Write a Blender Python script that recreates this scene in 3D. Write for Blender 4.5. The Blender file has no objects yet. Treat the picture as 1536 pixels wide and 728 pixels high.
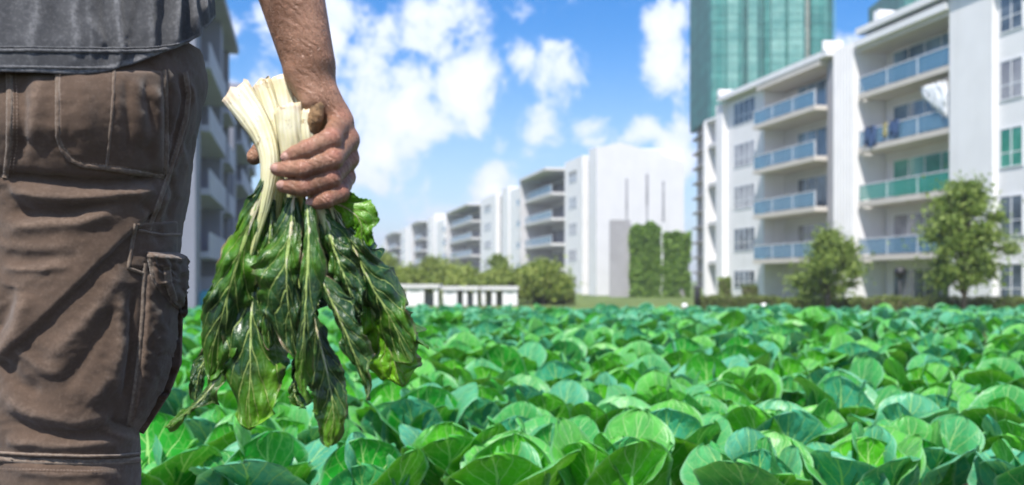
import bpy, bmesh, math, random
import numpy as np
from mathutils import Vector, Matrix, noise
from mathutils.bvhtree import BVHTree
R = math.radians
scene = bpy.context.scene
C = scene.collection

# ------------------------------------------------------------------ camera
LENS = 35.0
FPX = 1536 * LENS / 36.0            # focal length in photograph pixels
CAMZ, HORIZON = 1.0, 420.0
cd = bpy.data.cameras.new('camera')
cam = bpy.data.objects.new('camera', cd); C.objects.link(cam)
cd.lens = LENS; cd.sensor_width = 36.0
cam.location = (0, 0, CAMZ); cam.rotation_euler = (R(90), 0, 0)
cd.shift_y = (HORIZON - 364.0) / 1536.0
cd.clip_start = 0.05; cd.clip_end = 6000
cd.dof.use_dof = True; cd.dof.focus_distance = 1.4; cd.dof.aperture_fstop = 5.0
scene.camera = cam

# ------------------------------------------------------------------ sun, sky, exposure
SUN = Vector((-0.15, -0.52, 0.80)).normalized()       # direction towards the sun
sd_ = bpy.data.lights.new('sun', 'SUN'); sun = bpy.data.objects.new('sun', sd_); C.objects.link(sun)
sd_.energy = 4.0; sd_.angle = R(0.6); sd_.color = (1.0, 0.95, 0.88)
sun.rotation_euler = SUN.to_track_quat('Z', 'Y').to_euler()
sun.location = (-5, -10, 20)
scene.view_settings.view_transform = 'Standard'
scene.view_settings.look = 'None'
scene.view_settings.gamma = 1.0
scene.view_settings.use_curve_mapping = False
scene.view_settings.exposure = 0.82
scene.cycles.max_bounces = 8
scene.cycles.transparent_max_bounces = 12

def PX(px, py, d):
    """point seen at photograph pixel (px, py) at a distance d in front of the camera"""
    return Vector(((px - 768.0) / FPX * d, d, CAMZ + (HORIZON - py) / FPX * d))

class NT:
    """tiny node-tree helper"""
    def __init__(s, nt): s.nt = nt; s.n = nt.nodes; s.l = nt.links
    def node(s, t, **kw):
        nd = s.n.new(t)
        for k, v in kw.items(): setattr(nd, k, v)
        return nd
    def set(s, sock, v):
        if hasattr(v, 'is_linked') or isinstance(v, bpy.types.NodeSocket): s.l.new(v, sock)
        else:
            if isinstance(v, (tuple, list)) and len(v) == 3 and sock.type == 'RGBA': v = (*v, 1)
            sock.default_value = v
    def math(s, op, a, b=0.0, c=None, clamp=False):
        nd = s.node('ShaderNodeMath', operation=op); nd.use_clamp = clamp
        s.set(nd.inputs[0], a); s.set(nd.inputs[1], b)
        if c is not None: s.set(nd.inputs[2], c)
        return nd.outputs[0]
    def vmath(s, op, a, b=None, scale=None):
        nd = s.node('ShaderNodeVectorMath', operation=op); s.set(nd.inputs[0], a)
        if b is not None: s.set(nd.inputs[1], b)
        if scale is not None: s.set(nd.inputs['Scale'], scale)
        return nd.outputs['Value'] if op in ('DISTANCE', 'LENGTH', 'DOT_PRODUCT') else nd.outputs[0]
    def mix(s, f, a, b, blend='MIX'):
        nd = s.node('ShaderNodeMix', data_type='RGBA', blend_type=blend)
        s.set(nd.inputs['Factor'], f); s.set(nd.inputs[6], a); s.set(nd.inputs[7], b)
        return nd.outputs[2]
    def ramp(s, v, a, b, c=0.0, d=1.0, smooth=True):
        nd = s.node('ShaderNodeMapRange'); nd.interpolation_type = 'SMOOTHSTEP' if smooth else 'LINEAR'
        s.set(nd.inputs[0], v)
        for i, x in enumerate((a, b, c, d)): s.set(nd.inputs[i + 1], x)
        return nd.outputs[0]
    def noise(s, vec, scale, detail=4, rough=0.55, dist=0.0, out=0):
        nd = s.node('ShaderNodeTexNoise'); s.set(nd.inputs['Vector'], vec)
        nd.inputs['Scale'].default_value = scale; nd.inputs['Detail'].default_value = detail
        nd.inputs['Roughness'].default_value = rough; nd.inputs['Distortion'].default_value = dist
        return nd.outputs[out]
    def bump(s, h, strength=0.3, dist=0.01, normal=None):
        nd = s.node('ShaderNodeBump'); nd.inputs['Strength'].default_value = strength
        nd.inputs['Distance'].default_value = dist; s.set(nd.inputs['Height'], h)
        if normal is not None: s.l.new(normal, nd.inputs['Normal'])
        return nd.outputs[0]

# ---- world: Nishita sky with cumulus clouds that depend on direction only
world = bpy.data.worlds.new('World'); scene.world = world; world.use_nodes = True
w = NT(world.node_tree); w.n.clear()
sky = w.node('ShaderNodeTexSky', sky_type='NISHITA')
sky.sun_disc = False
sky.sun_elevation = math.asin(SUN.z); sky.sun_rotation = math.atan2(SUN.x, SUN.y)
sky.air_density = 1.0; sky.dust_density = 0.6; sky.ozone_density = 2.2
tc = w.node('ShaderNodeTexCoord'); dirv = tc.outputs['Generated']
hs = w.node('ShaderNodeHueSaturation'); hs.inputs['Saturation'].default_value = 1.55; hs.inputs['Value'].default_value = 1.32
w.l.new(sky.outputs[0], hs.inputs['Color'])
def cdir(px, py): return Vector(((px - 768) / FPX, 1, (HORIZON - py) / FPX)).normalized()
blobs = [  # photograph pixel of a cloud, angular radius in px, weight
    (480, 45, 90, .9), (560, 85, 75, .9), (600, 140, 100, .95), (655, 45, 80, .95), (700, 130, 80, .95), (560, 120, 60, .7),
    (790, 80, 45, .8), (835, 105, 75, 1.0), (800, 195, 60, .9), (560, 240, 105, .85), (640, 300, 80, .4), (480, 200, 100, .6),
    (990, 40, 45, .9), (995, 100, 60, 1.0), (735, 280, 60, .95), (965, 200, 34, .7), (890, 200, 45, .6), (1010, 240, 60, .8),
    (380, 150, 70, .9), (340, 60, 50, .7), (1265, 75, 40, .8), (760, 210, 50, .5), (660, 340, 90, .5), (470, 300, 130, .45), (560, 370, 110, .45), (330, 160, 90, .5), (400, 40, 60, .6), (1400, -60, 90, .6),
    (200, -90, 140, .9), (900, -140, 160, .9), (1650, 100, 160, .8)]
bl = None
for (px, py, r, a) in blobs:
    d_ = w.vmath('DISTANCE', dirv, tuple(cdir(px, py)))
    b_ = w.ramp(d_, 0.0, r * 1.25 / FPX, a, 0.0)
    bl = b_ if bl is None else w.math('MAXIMUM', bl, b_)
n1 = w.noise(dirv, 11.0, 9, 0.62, 0.35)
n2 = w.noise(w.vmath('ADD', dirv, (3.1, 1.7, 0.4)), 30.0, 6, 0.6, 0.5)
sep = w.node('ShaderNodeSeparateXYZ'); w.l.new(dirv, sep.inputs[0])
behind = w.ramp(sep.outputs[1], 0.55, 0.25, 0.0, 0.42)
dens = w.math('ADD', w.math('MAXIMUM', bl, behind), w.math('MULTIPLY', w.math('SUBTRACT', n1, 0.5), 3.3))
dens = w.math('ADD', dens, w.math('MULTIPLY', w.math('SUBTRACT', n2, 0.5), 1.0))
cl = w.ramp(dens, 0.20, 0.74)
shade = w.ramp(dens, 0.50, 1.7, 0.0, 1.0)
ccol = w.mix(shade, (8.4, 9.3, 11.8), (13.2, 13.1, 13.4))
skyblue = w.mix(1.0, hs.outputs[0], (.78, 1.0, 1.18), 'MULTIPLY')
hz = w.ramp(sep.outputs[2], 0.0, 0.26, 0.44, 0.0)
skyc = w.mix(hz, skyblue, (8.2, 8.9, 10.8))
col = w.mix(w.math('MULTIPLY', cl, 0.96), skyc, ccol)
bg = w.node('ShaderNodeBackground'); bg.inputs[1].default_value = 0.065; w.l.new(col, bg.inputs[0])
wo = w.node('ShaderNodeOutputWorld'); w.l.new(bg.outputs[0], wo.inputs[0])

# ------------------------------------------------------------------ helpers
def tag(o, label=None, cat=None, group=None, kind=None):
    if label: o['label'] = label
    if cat: o['category'] = cat
    if group: o['group'] = group
    if kind: o['kind'] = kind
    return o
def empty(name, loc=(0, 0, 0), rz=0.0, label=None, cat=None, group=None):
    o = bpy.data.objects.new(name, None); C.objects.link(o)
    o.empty_display_size = 0.1; o.location = loc; o.rotation_euler = (0, 0, rz)
    return tag(o, label, cat, group)
def link(name, me, mat, parent=None):
    o = bpy.data.objects.new(name, me); C.objects.link(o)
    if mat is not None and not me.materials: me.materials.append(mat)
    if parent is not None: o.parent = parent
    return o
def mesh_np(name, V, F, smooth=True, uv=None):
    me = bpy.data.meshes.new(name)
    me.from_pydata([tuple(v) for v in V], [], [tuple(int(i) for i in f) for f in F]); me.update()
    if smooth: me.polygons.foreach_set('use_smooth', [True] * len(me.polygons))
    if uv is not None:
        lay = me.uv_layers.new(name='UVMap')
        idx = np.empty(len(me.loops), dtype=np.int32); me.loops.foreach_get('vertex_index', idx)
        lay.data.foreach_set('uv', np.asarray(uv, dtype=np.float32)[idx].ravel())
    return me
def grid_faces(nu, nv, close_u=False):
    F = []
    for j in range(nv - 1):
        for i in range(nu if close_u else nu - 1):
            a = j * nu + i; b = j * nu + (i + 1) % nu
            F.append((a, b, b + nu, a + nu))
    return F
class MB:
    """collects boxes / tubes and links them as one mesh object"""
    def __init__(s): s.v = []; s.f = []
    def box(s, x0, x1, y0, y1, z0, z1):
        n = len(s.v); x0, x1 = min(x0, x1), max(x0, x1); y0, y1 = min(y0, y1), max(y0, y1); z0, z1 = min(z0, z1), max(z0, z1)
        s.v += [(x0,y0,z0),(x1,y0,z0),(x1,y1,z0),(x0,y1,z0),(x0,y0,z1),(x1,y0,z1),(x1,y1,z1),(x0,y1,z1)]
        s.f += [tuple(n + i for i in q) for q in ((0,3,2,1),(4,5,6,7),(0,1,5,4),(1,2,6,5),(2,3,7,6),(3,0,4,7))]
        return s
    def prism(s, pts, x0, x1):
        """polygon in (y, z) extruded along x"""
        n = len(s.v); k = len(pts)
        s.v += [(x0, p[0], p[1]) for p in pts] + [(x1, p[0], p[1]) for p in pts]
        s.f += [tuple(n + i for i in range(k)), tuple(n + k + i for i in reversed(range(k)))]
        s.f += [(n + (i + 1) % k, n + i, n + k + i, n + k + (i + 1) % k) for i in range(k)]
        return s
    def tube(s, pts, radii, seg=8):
        pts = [Vector(p) for p in pts]; n0 = len(s.v)
        for i, p in enumerate(pts):
            t = (pts[min(i + 1, len(pts) - 1)] - pts[max(i - 1, 0)]).normalized()
            a = t.orthogonal().normalized() if i == 0 else (a - t * a.dot(t)).normalized()
            b = t.cross(a)
            for k in range(seg):
                an = 2 * math.pi * k / seg
                s.v.append(tuple(p + (a * math.cos(an) + b * math.sin(an)) * radii[i]))
        for i in range(len(pts) - 1):
            for k in range(seg):
                q = n0 + i * seg + k; r_ = n0 + i * seg + (k + 1) % seg
                s.f.append((q, r_, r_ + seg, q + seg))
        s.f.append(tuple(n0 + k for k in reversed(range(seg))))
        m = n0 + (len(pts) - 1) * seg
        s.f.append(tuple(m + k for k in range(seg)))
        return s
    def build(s, name, mat, parent=None, smooth=False, bevel=0.0):
        me = bpy.data.meshes.new(name); me.from_pydata(s.v, [], s.f); me.update()
        if smooth: me.polygons.foreach_set('use_smooth', [True] * len(me.polygons))
        o = link(name, me, mat, parent)
        if bevel:
            md = o.modifiers.new('bevel', 'BEVEL'); md.width = bevel; md.segments = 2; md.limit_method = 'ANGLE'
        return o

def new_mat(name):
    m = bpy.data.materials.new(name); m.use_nodes = True
    t = NT(m.node_tree); b = t.n['Principled BSDF']
    return m, t, b
def plain(name, col, rough=0.6, var=0.12, scale=3.0, bump=0.0, metal=0.0, bscale=40.0, spec=0.5):
    m, t, b = new_mat(name)
    tcn = t.node('ShaderNodeTexCoord'); v = tcn.outputs['Object']
    n = t.noise(v, scale, 6, 0.6)
    f = t.ramp(n, 0.3, 0.7, 0, 1)
    lo = tuple(c * (1 - var) for c in col); hi = tuple(min(c * (1 + var), 0.95) for c in col)
    t.l.new(t.mix(f, lo, hi), b.inputs['Base Color'])
    b.inputs['Roughness'].default_value = rough; b.inputs['Metallic'].default_value = metal
    b.inputs['Specular IOR Level'].default_value = spec
    if bump: t.l.new(t.bump(t.noise(v, bscale, 5, 0.6), bump, 0.01), b.inputs['Normal'])
    return m

M = {}
def render_wall(name, col, stain):
    m, t, b = new_mat(name)
    v = t.node('ShaderNodeTexCoord').outputs['Object']
    mp = t.node('ShaderNodeMapping'); t.l.new(v, mp.inputs[0]); mp.inputs['Scale'].default_value = (1.6, 1.6, .10)
    st = t.ramp(t.noise(mp.outputs[0], 1.0, 6, .65), .52, .78, 0, .55)
    n = t.noise(v, .5, 6, .6)
    c = t.mix(t.ramp(n, .3, .7), tuple(k * .94 for k in col), col); c = t.mix(st, c, stain)
    t.l.new(c, b.inputs['Base Color']); b.inputs['Roughness'].default_value = .75
    t.l.new(t.bump(t.noise(v, 30, 4, .6), .15, .01), b.inputs['Normal'])
    return m
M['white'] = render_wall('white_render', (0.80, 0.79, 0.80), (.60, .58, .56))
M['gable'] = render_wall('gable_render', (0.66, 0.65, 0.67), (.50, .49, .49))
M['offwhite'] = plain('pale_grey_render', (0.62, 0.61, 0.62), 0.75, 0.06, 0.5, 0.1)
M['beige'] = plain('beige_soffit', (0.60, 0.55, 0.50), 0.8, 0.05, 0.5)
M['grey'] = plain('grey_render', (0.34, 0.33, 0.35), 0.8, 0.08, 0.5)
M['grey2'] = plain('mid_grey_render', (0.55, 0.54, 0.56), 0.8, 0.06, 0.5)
M['darkgrey'] = plain('dark_frame', (0.07, 0.075, 0.085), 0.5, 0.1, 1.0)
M['lav'] = plain('lavender_render', (0.30, 0.31, 0.39), 0.85, 0.06, 0.3)  # bluish haze over the left block put into its render colour
M['lavlight'] = plain('pale_lavender_render', (0.38, 0.39, 0.47), 0.85, 0.06, 0.3)
M['lavdark'] = plain('dimmed_lavender_render', (0.20, 0.21, 0.265), 0.8, 0.06, 0.3)  # walls and piers darkened in colour to look shaded despite the sun
M['frame'] = plain('white_window_frame', (0.72, 0.73, 0.76), 0.4, 0.03, 2.0)
M['concrete'] = plain('concrete', (0.36, 0.32, 0.29), 0.9, 0.2, 0.2)
M['roofred'] = plain('red_roof_tile', (0.42, 0.16, 0.10), 0.8, 0.15, 1.0)
M['bark'] = plain('bark', (0.16, 0.12, 0.09), 0.9, 0.3, 8.0, 0.6)
M['black'] = plain('black_metal', (0.02, 0.02, 0.022), 0.4, 0.1, 4.0)
M['lampwhite'] = plain('white_lamp_cover', (0.85, 0.85, 0.85), 0.35, 0.03, 4.0)
M['cyan'] = plain('turquoise_paint', (0.05, 0.35, 0.42), 0.5, 0.1, 1.0)
M['sheet'] = plain('white_sheet', (0.78, 0.80, 0.84), 0.9, 0.04, 2.0)
M['bluecloth'] = plain('blue_cloth', (0.05, 0.10, 0.22), 0.8, 0.2, 3.0)
M['yellowcloth'] = plain('yellow_cloth', (0.40, 0.36, 0.16), 0.8, 0.1, 3.0)
M['terracotta'] = plain('terracotta', (0.35, 0.14, 0.07), 0.8, 0.1, 3.0)
M['red'] = plain('red_cloth', (0.45, 0.03, 0.04), 0.7, 0.1, 2.0)

def glass_pane(name, c1, c2):
    m, t, b = new_mat(name)
    v = t.node('ShaderNodeTexCoord').outputs['Object']
    n = t.noise(v, 0.45, 5, 0.6)
    t.l.new(t.mix(t.ramp(n, 0.35, 0.65), c1, c2), b.inputs['Base Color'])
    b.inputs['Roughness'].default_value = 0.08; b.inputs['Specular IOR Level'].default_value = 0.8
    return m
M['pane'] = glass_pane('dark_window_glass', (0.025, 0.04, 0.055), (0.16, 0.20, 0.25))
M['paneblue'] = glass_pane('blue_window_glass', (0.05, 0.12, 0.20), (0.20, 0.33, 0.45))
M['panecurtain'] = glass_pane('curtained_window_glass', (0.22, 0.21, 0.23), (0.42, 0.41, 0.44))
M['panegreen'] = glass_pane('green_window_glass', (0.02, 0.20, 0.15), (0.10, 0.38, 0.30))
def rail_glass(name, col):
    m, t, b = new_mat(name)
    b.inputs['Base Color'].default_value = (*col, 1); b.inputs['Roughness'].default_value = 0.05
    b.inputs['Alpha'].default_value = 0.58; b.inputs['Specular IOR Level'].default_value = 0.8
    return m
M['rail'] = rail_glass('balcony_glass', (0.14, 0.30, 0.44))
M['railg'] = rail_glass('green_balcony_glass', (0.05, 0.35, 0.28))

def net_mat(name, c1, c2):
    m, t, b = new_mat(name)
    v = t.node('ShaderNodeTexCoord').outputs['Object']
    wv = t.node('ShaderNodeTexWave', wave_type='BANDS', bands_direction='Z'); t.l.new(v, wv.inputs['Vector'])
    wv.inputs['Scale'].default_value = 0.1; wv.inputs['Distortion'].default_value = 1.5
    n = t.noise(v, 0.25, 6, 0.65)
    f = t.math('MULTIPLY', t.ramp(n, 0.3, 0.7), t.ramp(wv.outputs[0], 0.0, 0.6, 0.55, 1.0))
    t.l.new(t.mix(f, c1, c2), b.inputs['Base Color']); b.inputs['Roughness'].default_value = 0.85
    return m
M['net'] = net_mat('teal_scaffold_net', (0.02, 0.16, 0.15), (0.07, 0.29, 0.26))
M['netpale'] = net_mat('pale_teal_scaffold_net', (0.09, 0.27, 0.25), (0.22, 0.42, 0.38))
M['netdark'] = net_mat('deep_teal_scaffold_net', (0.012, 0.11, 0.11), (0.03, 0.19, 0.18))
M['netgreen'] = net_mat('green_net', (0.02, 0.22, 0.15), (0.08, 0.42, 0.30))

def foliage_mat(name, c1, c2, trans=0.3):
    m, t, b = new_mat(name)
    g = t.node('ShaderNodeNewGeometry')
    cc = t.mix(g.outputs['Random Per Island'], c1, c2)
    t.l.new(cc, b.inputs['Base Color']); b.inputs['Roughness'].default_value = 0.55
    tr = t.node('ShaderNodeBsdfTranslucent'); t.l.new(cc, tr.inputs[0])
    ms = t.node('ShaderNodeMixShader'); ms.inputs[0].default_value = trans
    t.l.new(b.outputs[0], ms.inputs[1]); t.l.new(tr.outputs[0], ms.inputs[2])
    t.l.new(ms.outputs[0], t.n['Material Output'].inputs[0])
    return m
M['leaf_mid'] = foliage_mat('tree_leaves', (0.09, 0.16, 0.02), (0.32, 0.42, 0.09), .4)
M['leaf_yellow'] = foliage_mat('yellow_green_leaves', (0.13, 0.21, 0.03), (0.40, 0.47, 0.10), .4)
M['leaf_ivy'] = foliage_mat('climbing_leaves', (0.10, 0.22, 0.02), (0.32, 0.50, 0.09), .4)
M['leaf_hedge'] = foliage_mat('hedge_leaves', (0.07, 0.12, 0.02), (0.26, 0.31, 0.08), .4)

# ------------------------------------------------------------------ ground
def ground_z(y):
    pts = [(-80, .35), (1.15, .35), (1.6, .30), (2.1, .315), (8.64, .45), (10, .45), (14.4, .39), (25, .10), (35, -.25), (50, -.65), (62, -.9), (2000, -.9)]
    ys = [p[0] for p in pts]; zs = [p[1] for p in pts]
    return float(np.interp(y, ys, zs))
def sheet(name, xs, ys, dz, mat, kind='structure'):
    V = [(x, y, ground_z(y) + dz + 0.012 * noise.noise(Vector((x * .9, y * .9, 0))) * (1 if y < 30 else 0)) for y in ys for x in xs]
    o = link(name, mesh_np(name, V, grid_faces(len(xs), len(ys))), mat)
    return tag(o, kind=kind)
m, t, b = new_mat('lawn_grass')
v = t.node('ShaderNodeTexCoord').outputs['Object']
nA = t.noise(v, 0.35, 6, 0.6); nB = t.noise(v, 9.0, 6, 0.7)
t.l.new(t.mix(t.ramp(t.math('ADD', t.math('MULTIPLY', nA, .6), t.math('MULTIPLY', nB, .4)), .35, .65), (0.06, 0.10, 0.02), (0.16, 0.22, 0.05)), b.inputs['Base Color'])
b.inputs['Roughness'].default_value = 0.9; t.l.new(t.bump(nB, .8, .05), b.inputs['Normal']); M['lawn'] = m
m, t, b = new_mat('field_soil')
v = t.node('ShaderNodeTexCoord').outputs['Object']
nB = t.noise(v, 14.0, 8, 0.7)
t.l.new(t.mix(t.ramp(nB, .3, .7), (0.035, 0.025, 0.016), (0.11, 0.08, 0.05)), b.inputs['Base Color'])
b.inputs['Roughness'].default_value = 0.95; t.l.new(t.bump(nB, 1.0, .06), b.inputs['Normal']); M['soil'] = m
xs = [-900, -300, -120, -60, -30, -15, -8, -4, 0, 4, 8, 15, 30, 60, 120, 300, 900]
ys = [-80, -20, -5, 0, 1.0, 1.2, 1.4, 1.6, 2.1] + [2.6 + .7 * i for i in range(11)] + [10, 12, 14.5, 16, 18, 20, 25, 30, 35, 42, 50, 56, 62, 80, 120, 300, 800, 2000]
sheet('ground', xs, ys, -0.02, M['lawn'])
sheet('field_soil', [-14 + i for i in range(29)], [-4, -2, 0, 1.0, 1.2, 1.4, 1.6, 1.85, 2.1] + [2.5 + .4 * i for i in range(18)], 0.0, M['soil'])
# ------------------------------------------------------------------ the street of apartment blocks
U = Vector((-0.213, 1.0, 0)).normalized()             # along the street, away from the camera
STREET = math.atan2(U.y, U.x)
BASE = -0.9; ST = 3.45; X0 = 36.0
def S(px, x0=X0): return x0 / ((px - 768.0) / FPX + 0.213) * math.sqrt(1 + 0.213 ** 2)

def window(root, x0, x1, z0, z1, y, nv=2, nh=1, pane='pane', frame='frame', fw=0.07):
    """a framed window set 3 mm proud of the wall plane y; panes are a sub-part"""
    f = MB()
    f.box(x0, x1, y - .10, y + .035, z0, z0 + fw).box(x0, x1, y - .10, y + .035, z1 - fw, z1)
    for k in range(nv + 1):
        xx = x0 + (x1 - x0 - fw) * k / nv
        f.box(xx, xx + fw, y - .09, y + .03, z0 + fw, z1 - fw)
    for k in range(1, nh + 1):
        zz = z0 + (z1 - z0) * (.36 if nh == 1 else k / (nh + 1))
        f.box(x0 + fw, x1 - fw, y - .08, y + .02, zz, zz + fw * .8)
    fo = f.build('window', M[frame], root)
    p = MB().box(x0 + .02, x1 - .02, y - .05, y + .008, z0 + .02, z1 - .02)
    p.build('pane', M[pane], fo)
    return fo
def balcony(root, x0, x1, z, depth_in, out, rail='rail', slab='beige', side=None):
    """slab with fascia, glass balustrade with posts and top rail"""
    s = MB().box(x0, x1, -depth_in, out, z - .32, z)
    so = s.build('balcony', M[slab], root)
    MB().box(x0 + .08, x1 - .08, out - .07, out - .045, z + .08, z + 1.02).build('glass_panel', M[rail], so)
    r = MB().box(x0, x1, out - .09, out - .02, z + 1.03, z + 1.09)
    n = max(2, int((x1 - x0) / 2.6))
    for k in range(n + 1):
        xx = x0 + .02 + (x1 - x0 - .09) * k / n
        r.box(xx, xx + .05, out - .085, out - .025, z + .003, z + 1.028)
    if side is not None and out > .3:
        for xx in side:
            r.box(xx - .03, xx + .03, .02, out - .092, z + 1.03, z + 1.09)
    r.build('railing', M['frame'], so)
    if side is not None and out > .3:
        g = MB()
        for xx in side: g.box(xx - .012, xx + .012, .03, out - .1, z + .08, z + 1.02)
        g.build('side_glass', M[rail], so)
    return so

def block_root(name, s0, label, group=None, base=BASE, x0=X0):
    p = Vector((x0, 0, base)) + U * s0
    return empty(name, p, STREET, label, 'apartment building', group)

H = 16.9
# ---- right-hand block, nearest the camera --------------------------------------------------------
sA = S(1700)
rb = block_root('apartment_building', sA, 'tall white apartment block with deep balconies at the right edge, nearest the field')
L = lambda px: S(px) - sA
DEEP = -12.0
w1 = MB()
w1.box(L(1536) - 12, L(1495) , DEEP, -.02, 0, H + .6)                      # window wall at the far right
w1.build('wall', M['white'], rb)
MB().box(L(1495) + .002, L(1430), DEEP, .25, 0, H + .58).build('wall', M['white'], rb)
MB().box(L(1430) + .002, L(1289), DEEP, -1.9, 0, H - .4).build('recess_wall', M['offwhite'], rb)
# ribbed white pier
pm = MB().box(L(1287), L(1256), DEEP, .30, 0, H + .35)
for k in range(7):
    xx = L(1287) + (L(1256) - L(1287)) * (k + .3) / 7
    pm.box(xx, xx + .16, .303, .36, 0, H + .34)
pm.build('pier', M['white'], rb)
# roof with a sloping eave and thin white edge
rf = MB().box(L(1536) - 12, L(1295), DEEP, .55, H + .62, H + 1.0)
rf.box(L(1430), L(1289) - .02, -1.9, .45, H - .1, H + .30)
rf.build('roof', M['white'], rb)
MB().box(L(1430) + .02, L(1289) - .04, -1.88, .2, H - .40, H - .103).build('soffit', M['beige'], rb)
# rooftop boxes
MB().box(L(1310), L(1302), -1.5, -.4, H + 1.0, H + 2.0).box(L(1400), L(1360), -7, -3, H + 1.0, H + 2.6).build('rooftop_box', M['white'], rb)
for k in range(5):
    z = ST * k
    if k:
        balcony(rb, L(1430) + .03, L(1290), z, 1.895, .12, rail=('railg' if k == 2 else 'rail'))
    # sliding doors behind
    window(rb, L(1424), L(1300), z + .12, z + 2.62, -1.88, nv=5, nh=0, pane=('panegreen' if k == 2 else 'panecurtain' if k == 1 else 'pane' if k == 0 else 'paneblue'))
    # windows of the right bay
    window(rb, L(1536) + .05, L(1500), z + .7, z + 2.75, .0, nv=2, nh=1, pane=('panegreen' if k in (2,) else 'panecurtain' if k == 3 else 'pane'))
    window(rb, L(1600), L(1556), z + .7, z + 2.75, .0, nv=2, nh=1, pane=('paneblue' if k % 2 else 'pane'))
MB().box(L(1430) + .25, L(1300), -.35, -.30, 2 * ST + .1, 2 * ST + 2.95).build('netting', M['netgreen'], rb) if False else None
MB().box(L(1428), L(1412), .05, .30, ST + .6, ST + 1.05).build('air_conditioner', M['offwhite'], rb) if False else None
# things hung on balconies
sh = MB()
n = 14
for i in range(n):
    for j in range(8):
        u_ = i / (n - 1); v_ = j / 7
        sh.v.append((L(1426) + (L(1385) - L(1426)) * u_, .18 + .06 * math.sin(u_ * 17) * v_, 3 * ST + 2.75 - (2.3 - 1.9 * u_ ** 1.3) * v_ - .05 * u_))
sh.f += grid_faces(n, 8)
for k_, (nm, mt_, lab, cat) in enumerate((('hanging_sheet', 'sheet', 'white sheet hung out on the second balcony from the top of the right block', 'sheet'),)):
    o = sh.build(nm, M[mt_], None, smooth=True)
    o.matrix_world = Matrix.Translation(rb.location) @ Matrix.Rotation(STREET, 4, 'Z')
    o.modifiers.new('solid', 'SOLIDIFY').thickness = .02; tag(o, lab, cat)

RM = Matrix.Translation(rb.location) @ Matrix.Rotation(STREET, 4, 'Z')
def on_street(o, lab, cat, group=None): o.matrix_world = RM @ o.matrix_world; return tag(o, lab, cat, group)
def laundry(px0, px1, y_, z0, z1, mat, lab):
    q = MB(); a, b_ = L(px0), L(px1)
    for i in range(7):
        for j in range(6): q.v.append((a + (b_ - a) * i / 6, y_ + .05 * math.sin(i * 1.9 + j * .6) * j / 5, z1 + (z0 - z1) * j / 5))
    q.f += grid_faces(7, 6); o = q.build('laundry', M[mat], None, True); o.modifiers.new('solid', 'SOLIDIFY').thickness = .02
    on_street(o, lab, 'laundry', 'laundry on the balcony')
laundry(1318, 1300, .16, 3 * ST - .1, 3 * ST + 1.2, 'bluecloth', 'dark blue laundry at the left end of the second balcony from the top')
laundry(1352, 1338, .16, 3 * ST + .2, 3 * ST + 1.2, 'bluecloth', 'blue laundry over the rail in the middle of the second balcony from the top')
laundry(1334, 1328, .16, 3 * ST + .3, 3 * ST + 1.2, 'yellowcloth', 'small yellow cloth between the blue laundry on the second balcony from the top')
def potted(px, z, hgt, lab, seed):
    rnd = random.Random(seed); g = empty('potted_plant', (L(px), -.5, z + .002), 0, None, None)
    MB().tube([(0, 0, 0), (0, 0, .32), (0, 0, .36)], [.13, .2, .21], 12).build('pot', M['terracotta'], g, smooth=True)
    q = MB(); leaf_cloud(q, [(rnd.gauss(0, .2), rnd.gauss(0, .2), .4 + rnd.uniform(0, hgt)) for _ in range(160)], .11, rnd); q.build('foliage', M['leaf_mid'], g)
    on_street(g, lab, 'potted plant', 'potted plants on the balconies')
LATE = [(1400, 2 * ST, 1.0, 'bushy potted plant behind the green glass at the right of the third balcony down', 1), (1310, 2 * ST, .8, 'potted plant behind the green glass at the left of the third balcony down', 2), (1345, ST, .9, 'potted plant behind the lowest blue balcony glass of the right block', 3)]
# ---- the lower stair block left of the pier (same street, next building) -----------------------------
sB = S(1254) + .004
lb = block_root('apartment_building', sB, 'white apartment block with projecting glass balconies left of the ribbed pier')
L = lambda px: S(px) - sB
HB = 16.9
MB().box(0, L(1243), DEEP, .1, 0, HB).build('pier', M['grey'], lb)
MB().box(L(1243) + .003, L(1146), DEEP, -1.7, 0, HB - .45).build('recess_wall', M['offwhite'], lb)
MB().box(L(1146) + .003, L(1091), DEEP, 0, 0, HB - .1).build('wall', M['white'], lb)
MB().box(L(1091) + .003, L(1081), DEEP, .45, 0, HB - .1).build('fin', M['white'], lb)
MB().box(L(1081) + .003, L(1056), DEEP, -1.2, 0, HB - 1.1).build('end_wall', M['offwhite'], lb)
MB().box(L(1056) + .003, L(1053), DEEP, -.1, 0, HB - 1.0).build('fin', M['white'], lb)
rf = MB().box(-.1, L(1088), DEEP, .75, HB + .02, HB + .42)
rf.box(L(1091) + .5, L(1053), DEEP, -.2, HB - 1.0, HB - .75)
rf.box(L(1252), L(1249), -.6, .8, HB + .42, HB + 1.1).box(L(1092), L(1089), -.6, .8, HB + .42, HB + 1.0)
rf.build('roof', M['white'], lb)
MB().box(L(1243) + .02, L(1147), -1.68, .7, HB - .40, HB + .015).build('soffit', M['beige'], lb)
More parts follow.
